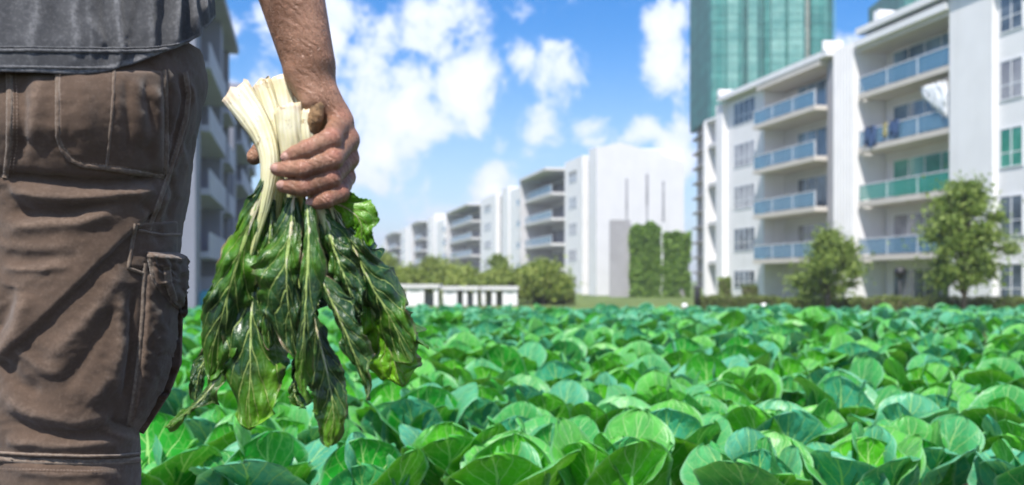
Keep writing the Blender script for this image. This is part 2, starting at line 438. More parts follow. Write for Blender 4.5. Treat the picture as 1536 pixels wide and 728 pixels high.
for k in range(5):
    z = ST * k
    if k:
        balcony(lb, L(1242), L(1147), z, 1.69, 1.0, side=(L(1148) - .05,))
    window(lb, L(1238), L(1166), z + .1, z + 2.6, -1.68, nv=5, nh=0, pane=('paneblue' if k in (3, 4) else 'pane' if k != 1 else 'panecurtain'))
    if k < 5:
        window(lb, L(1133), L(1101), z + .75 + (.4 if k == 0 else 0), z + 2.7, .003, nv=4, nh=1, pane=('pane' if k in (1, 4, 0) else 'panecurtain'))
    if k < 5:
        window(lb, L(1079), L(1060), z + .5, z + 2.7, -1.197, nv=3, nh=1, pane='pane')
        MB().box(L(1080), L(1057), -1.19, -.3, z - .18, z + .16).build('ledge', M['offwhite'], lb) if k else None

# ---- the row farther down the street ------------------------------------------------------------------
def far_block(s0, s1, label, h=17.6, end_wall=False, seed=0, red=False):
    rnd = random.Random(seed)
    g = block_root('apartment_building', s0, label, 'row of white apartment blocks down the street')
    Ln = s1 - s0
    a, b_, c = .13 * Ln, .30 * Ln, .62 * Ln        # strip | white wall | balcony bay | white balcony bay | wall
    MB().box(0, a * .45, -11, .2, 0, h).build('wall', M['white'], g)
    MB().box(a * .45 + .003, a, -11, -.8, 0, h - .6).build('strip_wall', M['grey'], g)
    MB().box(a + .003, b_, -11, 0, 0, h - .2).build('wall', M['white'], g)
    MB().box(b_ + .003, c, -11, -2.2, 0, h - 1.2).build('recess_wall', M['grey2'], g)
    MB().box(c - .02, c + .30, -.597, 2.6, 0, h - 1.25).build('fin_wall', M['grey2'], g)
    MB().box(c + .003, c + .22 * Ln, -11, -.6, 0, h - 1.2).build('wall', M['offwhite'], g)
    MB().box(c + .22 * Ln + .003, Ln - .02, -11, .1, 0, h - .9).build('wall', M['white'], g)
    MB().box(b_ + .02, c + .4, -10.9, 2.7, h - 1.19, h - .82).build('roof', M['offwhite'], g)
    if red: MB().box(b_ + 2, c - 1, -7, -2.5, h - .8, h + .3).build('roof_tile', M['roofred'], g)
    ns = 5
    for k in range(ns):
        z = ST * k
        window(g, a * .5, a * .95, z + .5, z + 2.8, -.797, nv=1, nh=1, pane='pane', frame='darkgrey')
        window(g, a + .28 * (b_ - a), a + .75 * (b_ - a), z + .9, z + 2.5, .003, nv=2, nh=1, pane='panecurtain')
        window(g, b_ + .6, c - .6, z + .1, z + 2.5, -2.197, nv=4, nh=0, pane='panecurtain')
        if k:
            balcony(g, b_ + .02, c - .03, z, 2.19, 1.9, slab='offwhite')
            balcony(g, c + .32, c + .21 * Ln, z, .55, .9, slab='white')
        window(g, c + .3, c + .19 * Ln, z + .1, z + 2.4, -.597, nv=2, nh=0, pane='paneblue')
    return g
fb = far_block(S(896), S(766), 'long white apartment block with a tall blank end wall beside the climbing plants', 18.0, True, 1)
# its end wall towards the camera: a blank gable with slot windows
def end_wall(root, depth, h):
    e = MB(); n = 0
    prof = [(0.25, 0), (0.25, h - .1), (-2.9, h + .55), (-5.6, h - .1), (-8.0, h - .2), (-8.2, h - .8), (-11.02, h - 1.5), (-11.02, 0)]
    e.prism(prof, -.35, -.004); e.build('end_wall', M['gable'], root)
    for yy, zz0, zz1 in ((-3.6, 9.2, 14.2), (-6.2, 9.0, 14.8), (-8.3, 9.0, 14.0)):
        f = MB().box(-.39, -.353, yy - .16, yy + .16, zz0, zz1).build('window', M['panecurtain'], root)
end_wall(fb, 11, 18.0)
far_block(S(764), S(655), 'second white apartment block of the far row, with grey balcony recesses', 18.0, seed=2)
far_block(S(653), S(618), 'small third apartment block of the far row with a red tiled roof', 19.5, seed=3, red=True)
far_block(S(616), S(575), 'farthest and palest apartment block of the row, just right of the chard leaves', 20.0, seed=4)

# ---- grey-violet block on the left, across the street ---------------------------------------------------
V0 = -5.4
def left_block(s0, s1, h, label):
    p = Vector((V0, 0, BASE)) + U * s0
    g = empty('apartment_building', p, STREET, label, 'apartment building', 'grey violet blocks across the street')
    Ln = s1 - s0                                    # local -y is towards the street here
    MB().box(0, Ln, 1.5, 12, 0, h - .3).build('wall', M['lavdark'], g)
    MB().box(.3, Ln * .12, 0, 1.497, 0, h).build('pier', M['lavdark'], g)
    MB().box(Ln * .62, Ln * .70, -.1, 1.497, 0, h).build('pier', M['lavdark'], g)
    MB().box(Ln - .8, Ln, .0, 1.497, 0, h).build('pier', M['lavdark'], g)
    MB().box(-.3, Ln + .1, -.7, 12.2, h + .003, h + .5).build('roof', M['lav'], g)
    for k in range(int(h / ST)):
        z = ST * k
        for (a, b_) in ((Ln * .125, Ln * .61), (Ln * .71, Ln - .85)):
            if k:
                sl = MB().box(a, b_, -.5, 1.49, z - .35, z).build('balcony', M['lavlight'], g)
                MB().box(a, b_, -.48, -.40, z + .003, z + 1.05).build('parapet', M['lavlight'], sl)
            n = max(1, int((b_ - a) / 3.2))
            for q in range(n):
                xa = a + (b_ - a) * (q + .15) / n; xb = a + (b_ - a) * (q + .8) / n
                f = MB().box(xa, xb, 1.38, 1.497, z + .15, z + 2.5).build('window', M['lavlight'], g)
                MB().box(xa + .1, xb - .1, 1.34, 1.377, z + .25, z + 2.4).build('pane', M['panecurtain'], f)
    return g
SL = lambda px: S(px, V0)
left_block(S(292, V0), S(344, V0), 19.2, 'tall grey violet apartment block seen between the hip and the wrist')
left_block(S(350, V0), S(378, V0), 17.3, 'lower grey violet apartment block just beyond the tall one, behind the chard')

# ---- towers wrapped in teal scaffold net ---------------------------------------------------------------
def tower(px0, px1, d, ztop, znet, label, seed):
    rnd = random.Random(seed)
    x0 = (px0 - 768) / FPX * d; x1 = (px1 - 768) / FPX * d
    g = empty('tower_block', ((x0 + x1) / 2, d, BASE), 0, label, 'tower', 'towers under construction')
    hw = (x1 - x0) / 2; h = ztop - BASE; zn = znet - BASE
    cm = MB().box(-hw + 1.6, hw - 1.2, 1.5, 24, 0, h - 1)
    cm.build('core', M['concrete'], g)
    fl = MB()
    k = 0
    while 3.3 * k < zn + 2:
        fl.box(-hw + .6, hw - .5, .3, 24.5, 3.3 * k, 3.3 * k + .4)
        k += 1
    fl.build('floor_slabs', M['concrete'], g)
    for q in range(9):
        xx = -hw + .7 + (2 * hw - 2) * q / 8
        MB().box(xx, xx + .7, .45, 1.2, .4, zn).build('column', M['concrete'], g)
    seq = ['net', 'netpale', 'net', 'netdark', 'netpale', 'netdark', 'net', 'netpale', 'net', 'netpale', 'netdark', 'concrete', 'net', 'net', 'netdark']
    wid = [1.5, 1.0, .5, .5, .9, .8, .6, 1.3, .4, 1.4, .5, .45, 1.0, .6, .7]
    tot = sum(wid); xx = -hw
    for nm, wd in zip(seq, wid):
        xb = xx + 2 * hw * wd / tot
        yo = {'net': -.5, 'netpale': -1.4, 'netdark': .5, 'concrete': 1.2}[nm]
        nm_ = MB().box(xx, xb - .01, yo, 3, zn + rnd.uniform(-.8, .8), h + rnd.uniform(-1, 1)); kz = zn + 2
        while kz < h - 2: nm_.box(xx + .03, xb - .04, yo - .07, yo - .003, kz, kz + .12); kz += 1.65
        nm_.build('netting' if nm != 'concrete' else 'hoist_shaft', M[nm], g)
        xx = xb
    for xa, xb in ((-hw - .02, -hw + 1.2), (hw - 1.2, hw + .02)): MB().box(xa, xb, 3.003, 24, zn, h).build('side_netting', M['netdark'], g)
    # scaffold poles running past the floors
    ps = MB()
    for q in range(14):
        xx = -hw + .3 + (2 * hw - .6) * q / 13
        ps.tube([(xx, -1.55, zn - 6), (xx, -1.55, h + 1.5)], [.09, .09], 6)
    ps.box(-hw, hw, -1.62, -1.5, zn + 1, zn + 1.14)
    ps.build('scaffold_poles', M['netpale'], g)
    # white hoist mast at the left corner
    MB().box(-hw + .35, -hw + 1.0, -.2, .25, zn * .5, zn + 1).build('hoist_mast', M['offwhite'], g)
    MB().box(-hw + 1.3, -hw + 1.9, -.2, .25, zn * .42, zn + 1).build('hoist_netting', M['net'], g)
    return g
tower(1067, 1251, 200, 68, 34, 'tall tower wrapped in teal scaffold netting above the white blocks', 1)
tower(1356, 1480, 240, 73, 40, 'second netted tower just showing above the roof of the right block', 2)

# ------------------------------------------------------------------ planting
def leaf_cloud(mb, pts, size, rnd, flat=.5):
    for p in pts:
        s_ = size * rnd.uniform(.6, 1.3)
        nrm = Vector((rnd.gauss(0, 1), rnd.gauss(0, 1), rnd.gauss(.6, 1))).normalized()
        a = nrm.orthogonal().normalized(); a.rotate(Matrix.Rotation(rnd.uniform(0, 6.28), 3, nrm)); b_ = nrm.cross(a)
        n = len(mb.v); p = Vector(p)
        mb.v += [tuple(p - a * s_), tuple(p + b_ * s_ * flat - nrm * s_ * .15), tuple(p + a * s_), tuple(p - b_ * s_ * flat - nrm * s_ * .15)]
        mb.f.append((n, n + 1, n + 2, n + 3))
def tree(px, ytop, ybot, wpx, d, label, mat='leaf_mid', seed=0, n=2600, group='street trees', trunk_px=None, size=.17, name='tree'):
    rnd = random.Random(seed)
    x = (px - 768) / FPX * d; gz = ground_z(d)
    zt = CAMZ + (HORIZON - ytop) / FPX * d; zb = CAMZ + (HORIZON - ybot) / FPX * d; rw = wpx / 2 / FPX * d
    g = empty(name, (x, d, gz), rnd.uniform(0, 6), label, 'tree', group)
    zt -= gz; zb = max(zb - gz, .4)
    hc = zt - zb
    tk = MB()
    top = zb + hc * .75
    tk.tube([(0, 0, -.1), (.04, .02, zb * .6), (-.03, .03, zb + .1 * hc), (.02, 0, top)], [.045 * rw + .05, .04 * rw + .04, .035 * rw + .03, .02], 8)
    clumps = []
    for k in range(26):
        an = k * 2.4 + rnd.uniform(-.5, .5); f = (k + .5) / 26
        rr = rw * (math.sin(math.pi * min(1, .18 + .80 * f)) ** .7) * rnd.uniform(.35, .98)
        c = Vector((rr * math.cos(an), rr * math.sin(an), zb + hc * (.10 + .80 * f)))
        clumps.append((c, rw * rnd.uniform(.22, .44)))
        st = Vector((0, 0, zb + hc * max(0, .6 * f - .05)))
        tk.tube([st, st.lerp(c, .55) + Vector((0, 0, .08 * hc)), c], [.03 * rw + .015, .018 * rw + .01, .008], 5)
    tk.build('trunk', M['bark'], g, smooth=True)
    clumps.append((Vector((0, 0, zt - hc * .12)), rw * .3))
    pts = []
    tot = sum(c[1] ** 2 for c in clumps)
    for c, r in clumps:
        for _ in range(int(n * r * r / tot)):
            q = Vector((rnd.gauss(0, 1), rnd.gauss(0, 1), rnd.gauss(0, 1))).normalized() * r * (.35 + rnd.expovariate(2.2))
            q.z *= .75
            pts.append(c + q)
    lm = MB(); leaf_cloud(lm, pts, size, rnd)
    lm.build('crown', M[mat], g)
    return g
sB_, L_keep = sB, L
L = lambda px: S(px) - sA
for a_ in LATE: potted(*a_)
tree(1243, 342, 452, 96, 56, 'round leafy tree in front of the projecting balconies', seed=11, n=9000, size=.13)
tree(1447, 262, 445, 132, 46, 'taller feathery tree in front of the right block', seed=12, n=11000, size=.13)
mids = [(575, 378, 452, 70, 95, 'yellow green bushy tree beside the chard, leftmost of the middle row'), (612, 398, 455, 52, 84, 'low yellow green tree above the left white pavilion'),
        (648, 384, 450, 60, 100, 'olive green tree below the small red roofed block'), (700, 398, 455, 66, 88, 'broad low yellow green tree above the middle white pavilion'),
        (748, 378, 450, 38, 104, 'narrow dark green tree standing up from the middle of the row'), (776, 404, 455, 40, 80, 'small yellow tree at the right end of the pavilions'),
        (816, 388, 462, 82, 76, 'large olive tree in front of the grey balcony recess of the long block'), (725, 412, 456, 50, 80, 'small rounded tree just right of the middle pavilion'),
        (548, 392, 455, 50, 84, 'yellow green tree half hidden behind the chard leaves')]
mids += [(596, 408, 458, 46, 79, 'small yellow green tree at the left end of the left white pavilion'), (628, 406, 458, 44, 78, 'small rounded yellow tree above the roof of the left white pavilion'),
         (672, 396, 455, 60, 92, 'yellow green tree between the left and middle white pavilions'), (690, 410, 458, 44, 77, 'low bright bush like tree right above the middle white pavilion'),
         (756, 402, 456, 52, 90, 'yellow green tree above the gap between the middle and right pavilions'), (792, 398, 458, 46, 84, 'yellow green tree just left of the large olive one'),
         (842, 412, 460, 40, 80, 'small tree at the foot of the long block, right of the large olive one')]
for i, a in enumerate(mids):
    tree(*a, mat='leaf_yellow' if i not in (4,) else 'leaf_mid', seed=30 + i, n=2600, group='trees along the far row', size=.19)

def hedge(px0, px1, ytop, d, depth, label, seed, mat='leaf_hedge', n=2500, name='hedge', size=.09, base=None, z0=None):
    rnd = random.Random(seed)
    x0 = (px0 - 768) / FPX * d; x1 = (px1 - 768) / FPX * d; gz = ground_z(d) if base is None else base
    h = CAMZ + (HORIZON - ytop) / FPX * d - gz
    g = empty(name, ((x0 + x1) / 2, d, gz), 0, label, 'hedge' if name == 'hedge' else 'shrub')
    hw = (x1 - x0) / 2
    MB().box(-hw + .06, hw - .06, .08, depth - .08, 0, h - .1).build('branches', M['bark'], g)
    pts = []
    for _ in range(n):
        f = rnd.random()
        xx = rnd.uniform(-hw, hw)
        wob = .10 * noise.noise(Vector((xx * 1.3, seed, 0)))
        if f < .6: pts.append((xx, rnd.gauss(.02, .06), rnd.uniform(0, h + wob)))
        elif f < .9: pts.append((xx, rnd.uniform(0, depth), h + wob + rnd.gauss(0, .06)))
        else: pts.append((rnd.choice((-hw, hw)), rnd.uniform(0, depth), rnd.uniform(0, h)))
    lm = MB(); leaf_cloud(lm, pts, size, rnd); lm.build('foliage', M[mat], g)
    return g
hedge(1052, 1170, 446, 60, 1.2, 'clipped hedge below the windows of the middle block', 5)
hedge(1172, 1290, 449, 58.5, 1.2, 'dark clipped hedge behind the round leafy tree', 6, mat='leaf_mid')
hedge(1292, 1700, 448, 46.5, 1.2, 'long clipped hedge in front of the right block', 7, n=5000)
hedge(800, 862, 440, 78, 1.5, 'low hedge at the foot of the long white block', 8)
hedge(1080, 1098, 418, 63, .9, 'small upright dark shrub beside the middle block', 9, name='shrub', mat='leaf_mid', n=700)
hedge(1116, 1138, 430, 62, .9, 'small rounded shrub below the lowest window of the middle block', 10, name='shrub', mat='leaf_hedge', n=600)

# grey garden wall and the two climbing-plant walls in front of the gable
def green_wall(px0, px1, ytop, d, label, seed):
    rnd = random.Random(seed)
    x0 = (px0 - 768) / FPX * d; x1 = (px1 - 768) / FPX * d; gz = BASE
    h = CAMZ + (HORIZON - ytop) / FPX * d - gz; hw = (x1 - x0) / 2
    g = empty('green_wall', ((x0 + x1) / 2, d, gz), 0, label, 'green wall', 'climbing plants on the wall')
    MB().box(-hw + .1, hw - .1, .3, .8, 0, h - .3).build('trellis', M['grey'], g)
    pts = []
    for _ in range(7000):
        xx = rnd.uniform(-hw, hw); zz = rnd.uniform(0, h)
        y_ = .15 + .35 * noise.noise(Vector((xx * .8, zz * .5, seed))) + rnd.gauss(0, .12)
        edge = noise.noise(Vector((zz * .55, seed, 3 if xx > 0 else 8)))
        top_ = h - .25 + .9 * noise.noise(Vector((xx * .8, 0, seed))) - .35 * (abs(xx) / hw) ** 4
        if zz > top_ or noise.noise(Vector((xx * .7, zz * .45, seed + 9))) > .42: continue
        pts.append((xx * (1.0 + .14 * edge), y_, zz))
    lm = MB(); leaf_cloud(lm, pts, .22, rnd); lm.build('foliage', M['leaf_ivy'], g)
dG = 110.0
gwx0 = (915 - 768) / FPX * dG; gwx1 = (946 - 768) / FPX * dG
o = MB().box(gwx0, gwx1, dG, dG + .6, BASE, CAMZ + 90 / FPX * dG)
for k in range(14):
    zz = BASE + .5 + k * .58
    o.box(gwx0 + .02, gwx1 - .02, dG - .03, dG - .003, zz, zz + .5)
o = o.build('garden_wall', M['grey'], None); tag(o, 'tall grey louvred wall standing left of the climbing plants', 'wall')
green_wall(945, 992, 333, dG - .5, 'wall of climbing plants next to the grey louvred wall, left of the two', 3)
green_wall(995, 1036, 343, dG - .5, 'wall of climbing plants at the corner of the gable, right of the two', 4)

# white garden pavilions
def pavilion(px0, px1, ytop, d, label, seed, posts=4, solid=()):
    x0 = (px0 - 768) / FPX * d; x1 = (px1 - 768) / FPX * d; gz = BASE; h = CAMZ + (HORIZON - ytop) / FPX * d - gz; hw = (x1 - x0) / 2
    g = empty('garden_pavilion', ((x0 + x1) / 2, d, gz), 0, label, 'pavilion', 'white garden pavilions')
    MB().box(-hw - .1, hw + .1, -.15, 3, h - .25, h).build('roof', M['offwhite'], g)
    for k in range(posts):
        xx = -hw + (2 * hw - .3) * k / (posts - 1)
        MB().box(xx, xx + .3, 0, .3, 0, h - .253).build('post', M['white'], g)
        MB().box(xx, xx + .25, 2.6, 2.9, 0, h - .253).build('post', M['white'], g)
    for k in solid:
        xa = -hw + (2 * hw - .3) * k / (posts - 1) + .303; xb = -hw + (2 * hw - .3) * (k + 1) / (posts - 1) - .003
        MB().box(xa, xb, .05, .2, 0, h - .256).build('panel', M['white'], g)
        window(g, xa + .25, xb - .25, .5, h - .8, .047 - .04, nv=2, nh=0, pane='panecurtain') if False else None
    MB().box(-hw + .31, hw - .31, 2.4, 2.55, 0, 1.0).build('back_wall', M['offwhite'], g)
pavilion(588, 657, 427, 72, 'white flat roofed pavilion nearest the chard leaves', 1, 4, (1,))
pavilion(664, 716, 430, 73, 'white pavilion with open bays in the middle of the three', 2, 4, (0,))
pavilion(722, 776, 430, 74, 'white pavilion at the right end of the three', 3, 4, (2,))
# low walls on the left
o = MB().box((255 - 768) / FPX * 58, (345 - 768) / FPX * 58, 58, 58.3, BASE, CAMZ + 5 / FPX * 58).build('garden_wall', M['lavlight'], None)
tag(o, 'low pale lavender wall at the foot of the grey violet block', 'wall')
c_ = MB().tube([(0, 0, 0), (0, 0, .5), (.0, 0, .95), (.0, 0, 1.2)], [1.0, 1.0, .75, .2], 20).build('garden_canopy', M['cyan'], None, smooth=True)
c_.location = ((312 - 768) / FPX * 54, 54, -.75); tag(c_, 'turquoise rounded canopy low behind the field, left of the chard', 'canopy')
# lamps along the lawn
for i, (px, lab) in enumerate(((1027, 'white lawn lamp below the tower, leftmost of the three'), (1146, 'white lawn lamp below the middle block'), (1292, 'white lawn lamp between the two leafy trees'))):
    d = 50; x = (px - 768) / FPX * d
    g = empty('lawn_lamp', (x, d, ground_z(d)), 0, lab, 'lamp', 'small lawn lamps')
    MB().tube([(0, 0, 0), (0, 0, .22)], [.05, .05], 10).build('post', M['darkgrey'], g)
    MB().tube([(0, 0, .22), (0, 0, .25), (0, 0, .36), (0, 0, .44), (0, 0, .47)], [.06, .14, .16, .12, .03], 12).build('lamp_cover', M['lampwhite'], g, smooth=True)
d = 58.2; g = empty('street_lamp', ((1350 - 768) / FPX * d, d, BASE), 0, 'slim lamp post with a round black head in front of the right block', 'street lamp')
zt = CAMZ + (HORIZON - 408) / FPX * d - BASE
MB().tube([(0, 0, 0), (0, 0, .4), (0, 0, zt - .2)], [.09, .05, .04], 8).build('pole', M['black'], g, smooth=True)
MB().tube([(0, 0, zt - .32), (0, 0, zt - .28), (0, 0, zt - .1), (0, 0, zt + .12), (0, 0, zt + .25), (0, 0, zt + .3)], [.05, .22, .34, .34, .2, .05], 14).build('lamp_head', M['black'], g, smooth=True)
d = 60.5; g = empty('bollard', ((1046 - 768) / FPX * d, d, BASE), 0, 'dark bollard at the left end of the hedge', 'bollard')
MB().tube([(0, 0, 0), (0, 0, 1.25), (0, 0, 1.35)], [.2, .2, .14], 12).build('post', M['black'], g, smooth=True)
MB().tube([(0, 0, 1.353), (0, 0, 1.5), (0, 0, 1.58)], [.23, .23, .1], 12).build('cap', M['darkgrey'], g, smooth=True)
#@@PART3
# ------------------------------------------------------------------ cabbages
def vein_mask(t, nlat, slope, midw, latw, ret_scale, wob=0.03, ret=0.4):
    """pale midrib, curved side veins and a fine net, from the leaf's own UV"""
    uvn = t.node('ShaderNodeUVMap'); uvn.uv_map = 'UVMap'
    nz = t.noise(uvn.outputs[0], 5.0, 3, 0.5, 0.0, 1)
    uv = t.vmath('ADD', uvn.outputs[0], t.vmath('SCALE', t.vmath('SUBTRACT', nz, (.5, .5, .5)), scale=wob * 2))
    sp = t.node('ShaderNodeSeparateXYZ'); t.l.new(uv, sp.inputs[0])
    du = t.math('SUBTRACT', sp.outputs[0], .5); x = t.math('MULTIPLY', t.math('ABSOLUTE', du), 2.0)
    vv = sp.outputs[1]
    mw = t.ramp(vv, 0.0, 1.0, midw, midw * .12, False)
    mid = t.math('SUBTRACT', 1.0, t.ramp(t.math('DIVIDE', x, mw), .6, 1.2))
    side = t.math('GREATER_THAN', du, 0.0)
    ph = t.math('ADD', t.math('SUBTRACT', t.math('MULTIPLY', vv, nlat), t.math('MULTIPLY', t.math('POWER', x, .85), slope)), t.math('MULTIPLY', side, .45))
    dd = t.math('ABSOLUTE', t.math('SUBTRACT', t.math('FRACT', t.math('ADD', ph, 20.0)), .5))
    lw = t.ramp(x, 0.0, 1.0, latw, latw * .25, False)
    lat = t.ramp(t.math('DIVIDE', dd, lw), .4, 1.1, 1.0, 0.0)
    vo = t.node('ShaderNodeTexVoronoi', feature='DISTANCE_TO_EDGE'); t.l.new(uv, vo.inputs['Vector']); vo.inputs['Scale'].default_value = ret_scale
    net = t.ramp(vo.outputs['Distance'], 0.0, .09, ret, 0.0)
    fac = t.math('MAXIMUM', t.math('MAXIMUM', mid, t.math('MULTIPLY', lat, .8)), net)
    return fac, x, vv, dd, uv

def cabbage_mat(name, base, base2, blue, veinc):
    m, t, b = new_mat(name)
    fac, x, vv, dd, uv = vein_mask(t, 5.0, 2.4, .085, .075, 9.0, .025, .22)
    g = t.node('ShaderNodeNewGeometry'); oi = t.node('ShaderNodeObjectInfo')
    rnd = t.math('FRACT', t.math('ADD', g.outputs['Random Per Island'], t.math('MULTIPLY', oi.outputs['Random'], 3.7)))
    oc = t.node('ShaderNodeSeparateColor'); t.l.new(oi.outputs['Color'], oc.inputs[0])     # plant's own tint: red = yellow-green, blue = blue-green
    c = t.mix(t.ramp(t.math('ADD', rnd, t.math('SUBTRACT', oc.outputs[0], .5)), .15, .75), base, base2)
    c = t.mix(t.ramp(t.math('ADD', t.math('FRACT', t.math('MULTIPLY', rnd, 5.3)), t.math('SUBTRACT', oc.outputs[2], .5)), .50, .85), c, blue)
    n = t.noise(uv, 3.5, 4, .6)
    c = t.mix(t.ramp(n, .35, .7, 0, .45), c, tuple(k * .55 for k in base))
    c = t.mix(t.math('MULTIPLY', fac, .9), c, veinc)
    c = t.mix(t.ramp(x, .88, .995, 0, .6), c, (.30, .60, .34))
    c = t.mix(t.math('MULTIPLY', g.outputs['Backfacing'], .25), c, (.16, .33, .22))
    t.l.new(c, b.inputs['Base Color'])
    b.inputs['Roughness'].default_value = .42; b.inputs['Specular IOR Level'].default_value = .55
    b.inputs['Coat Weight'].default_value = .06; b.inputs['Coat Roughness'].default_value = .35
    b.inputs['Sheen Weight'].default_value = .04; b.inputs['Sheen Roughness'].default_value = .5
    b.inputs['Sheen Tint'].default_value = (.6, .9, .9, 1)
    hgt = t.math('ADD', t.math('MULTIPLY', fac, -.8), t.math('MULTIPLY', n, .8))
    t.l.new(t.bump(hgt, .55, .006), b.inputs['Normal'])
    tr = t.node('ShaderNodeBsdfTranslucent'); t.l.new(t.mix(.35, c, (.25, .5, .03)), tr.inputs[0])
    ms = t.node('ShaderNodeMixShader'); ms.inputs[0].default_value = .30
    t.l.new(b.outputs[0], ms.inputs[1]); t.l.new(tr.outputs[0], ms.inputs[2])
    t.l.new(ms.outputs[0], t.n['Material Output'].inputs[0])
    return m
M['cabbage'] = cabbage_mat('cabbage_leaf', (.016, .39, .024), (.11, .56, .012), (.07, .46, .27), (.42, .76, .22))

def cab_leaf(L_, W_, e0, e1, cup, ruf, flare, seed, nu=17, nv=19, tip=0.0):
    """one leaf: rises from the stem at elevation e0 and arches to e1; returns verts, faces, uv"""
    rnd = random.Random(seed); V = []; UV = []
    p1, p2, p3 = (rnd.uniform(0, 6.28) for _ in range(3))
    r, z = .015, .02; pr = 0.0
    path = []
    for j in range(nv):
        v_ = math.sin(math.pi / 2 * (j / (nv - 1)) ** .9)
        e = R(e0 + (e1 - e0) * min(1, v_ / .7) ** 1.2 - flare * max(0, (v_ - .62) / .38) ** 1.5)
        if j:
            ds = L_ * (v_ - path[-1][3]); r += ds * math.cos(e); z += ds * math.sin(e)
        path.append((r, z, e, v_))
    for (r, z, e, v_) in path:
        if v_ < .14: wv = W_ * (.12 + .10 * v_)
        else:
            q_ = (v_ - .14) / .86
            wv = W_ * max(.05, (1 - abs(2 * q_ ** .88 - 1) ** 2.6) ** .52)
            wv = max(wv, W_ * .12 * (1 - q_))
        T = Vector((math.cos(e), 0, math.sin(e))); N = Vector((-math.sin(e), 0, math.cos(e)))
        for i in range(nu):
            u_ = i / (nu - 1) * 2 - 1; au = abs(u_)
            lift = cup * wv * (au ** 1.7) * (1 - .9 * max(0, (v_ - .55) / .45)) - .22 * wv * max(0, au - .72) * (v_ > .3) + ruf * (au ** 2.2) * (math.sin(9 * v_ + p1 + (1.5 if u_ > 0 else 0)) + .6 * math.sin(17 * v_ + p2)) * (.3 + v_)
            lift += .004 * math.sin(6.28 * (6 * v_ - 2.6 * au ** .85 + (.45 if u_ > 0 else 0))) * (1 - .5 * au) * min(1, au * 4)
            lift += .006 * noise.noise(Vector((u_ * 2.2 + seed, v_ * 3.0, 0)))
            edge = 1 + .06 * math.sin(13 * v_ + p3) * au
            endcut = -.02 * (1 - au) * 0
            p = Vector((r, 0, z)) + Vector((0, 1, 0)) * (u_ * wv * edge * (1 - .10 * abs(cup) * au)) + N * lift + T * (tip * (1 - au ** 2) * max(0, v_ - .7))
            p += T * (-.10 * wv * au ** 2 * v_)
            V.append(tuple(p)); UV.append((.5 + .5 * u_, v_))
    return V, grid_faces(nu, nv), UV
# leaf kinds: outer spreading, middle arching, inner upright
KINDS = []
krnd = random.Random(4)
for k in range(12):
    if k < 5:   a = (krnd.uniform(.27, .32), krnd.uniform(.13, .165), krnd.uniform(34, 52), krnd.uniform(58, 92), krnd.uniform(.10, .26), .008, krnd.uniform(25, 75))
    elif k < 9: a = (krnd.uniform(.27, .32), krnd.uniform(.125, .155), krnd.uniform(60, 74), krnd.uniform(84, 104), krnd.uniform(.14, .30), .008, krnd.uniform(15, 60))
    else:       a = (krnd.uniform(.21, .26), krnd.uniform(.09, .115), krnd.uniform(80, 90), krnd.uniform(92, 118), krnd.uniform(.22, .40), .006, 10)
    KINDS.append(a)
LEAFHI = []; LEAFLO = []
for k, a in enumerate(KINDS):
    V, F, UV = cab_leaf(*a, seed=60 + k)
    me = mesh_np('cabbage_leaf', V, F, True, UV); me.materials.append(M['cabbage']); LEAFHI.append(me)
    LEAFLO.append(cab_leaf(*a, seed=60 + k, nu=9, nv=11))
def plant_plan(rnd):
    plan = []; a = rnd.uniform(0, 6.28)
    for q in range(6): plan.append((rnd.randrange(0, 5), a + q * 1.047 + rnd.uniform(-.25, .25), rnd.uniform(.9, 1.12)))
    for q in range(3): plan.append((rnd.randrange(5, 9), a + .5 + q * 2.09 + rnd.uniform(-.25, .25), rnd.uniform(.88, 1.1)))
    for q in range(2): plan.append((rnd.randrange(9, 12), a + .2 + q * 3.14 + rnd.uniform(-.3, .3), rnd.uniform(.85, 1.05)))
    return plan
def head_mesh():
    V = []; UV = []; nu, nv = 20, 12
    for j in range(nv):
        th = math.pi * j / (nv - 1) * .92
        for i in range(nu):
            ph = 2 * math.pi * i / (nu - 1)
            r_ = .075 * (1 + .06 * math.sin(3 * ph + 2 * th))
            V.append((r_ * math.sin(th) * math.cos(ph), r_ * math.sin(th) * math.sin(ph), .13 + r_ * 1.15 * math.cos(th))); UV.append((i / (nu - 1), 1 - j / (nv - 1)))
    me = mesh_np('cabbage_head', V, grid_faces(nu, nv), True, UV); me.materials.append(M['cabbage']); return me
HEAD = head_mesh()
# far plants: the same leaves joined, a handful of variants
FARV = []
for q in range(8):
    rnd = random.Random(900 + q); V = []; F = []; UV = []
    for (k, az, sc) in plant_plan(rnd):
        v_, f_, u_ = LEAFLO[k]; n0 = len(V); ca, sa = math.cos(az), math.sin(az)
        V += [((p[0] * ca - p[1] * sa) * sc, (p[0] * sa + p[1] * ca) * sc, p[2] * sc) for p in v_]
        F += [tuple(i + n0 for i in f) for f in f_]; UV += u_
    me = mesh_np('cabbage_plant', V, F, True, UV); me.materials.append(M['cabbage']); FARV.append(me)
frnd = random.Random(21); FS = .72        # young plants: everything in the field at this scale
spots = []
y_ = 2.62
row = 0; rowof = {}
while y_ < 12.9:
    half = .55 * y_ + .5
    step = .335 if y_ < 6 else .40
    k0 = int(-half / step) - 1
    for k in range(k0, -k0 + 1):
        x = (k + (.5 if row % 2 else 0)) * step + frnd.uniform(-.07, .07)
        if abs(x) < half: spots.append((x, y_ + frnd.uniform(-.06, .06))); rowof[spots[-1]] = row
    y_ += .285 + .020 * y_; row += 1
spots.sort(key=lambda p: p[1])
rest = spots[300:]; spots = spots[:300]
fronts = []
TINTS = [('blue green', (.3, .5, .70, 1)), ('bright yellow green', (.95, .5, .2, 1)), ('mid green', (.5, .5, .4, 1)), ('mid green', (.5, .5, .4, 1))]
NEAR = 4.6 * FS
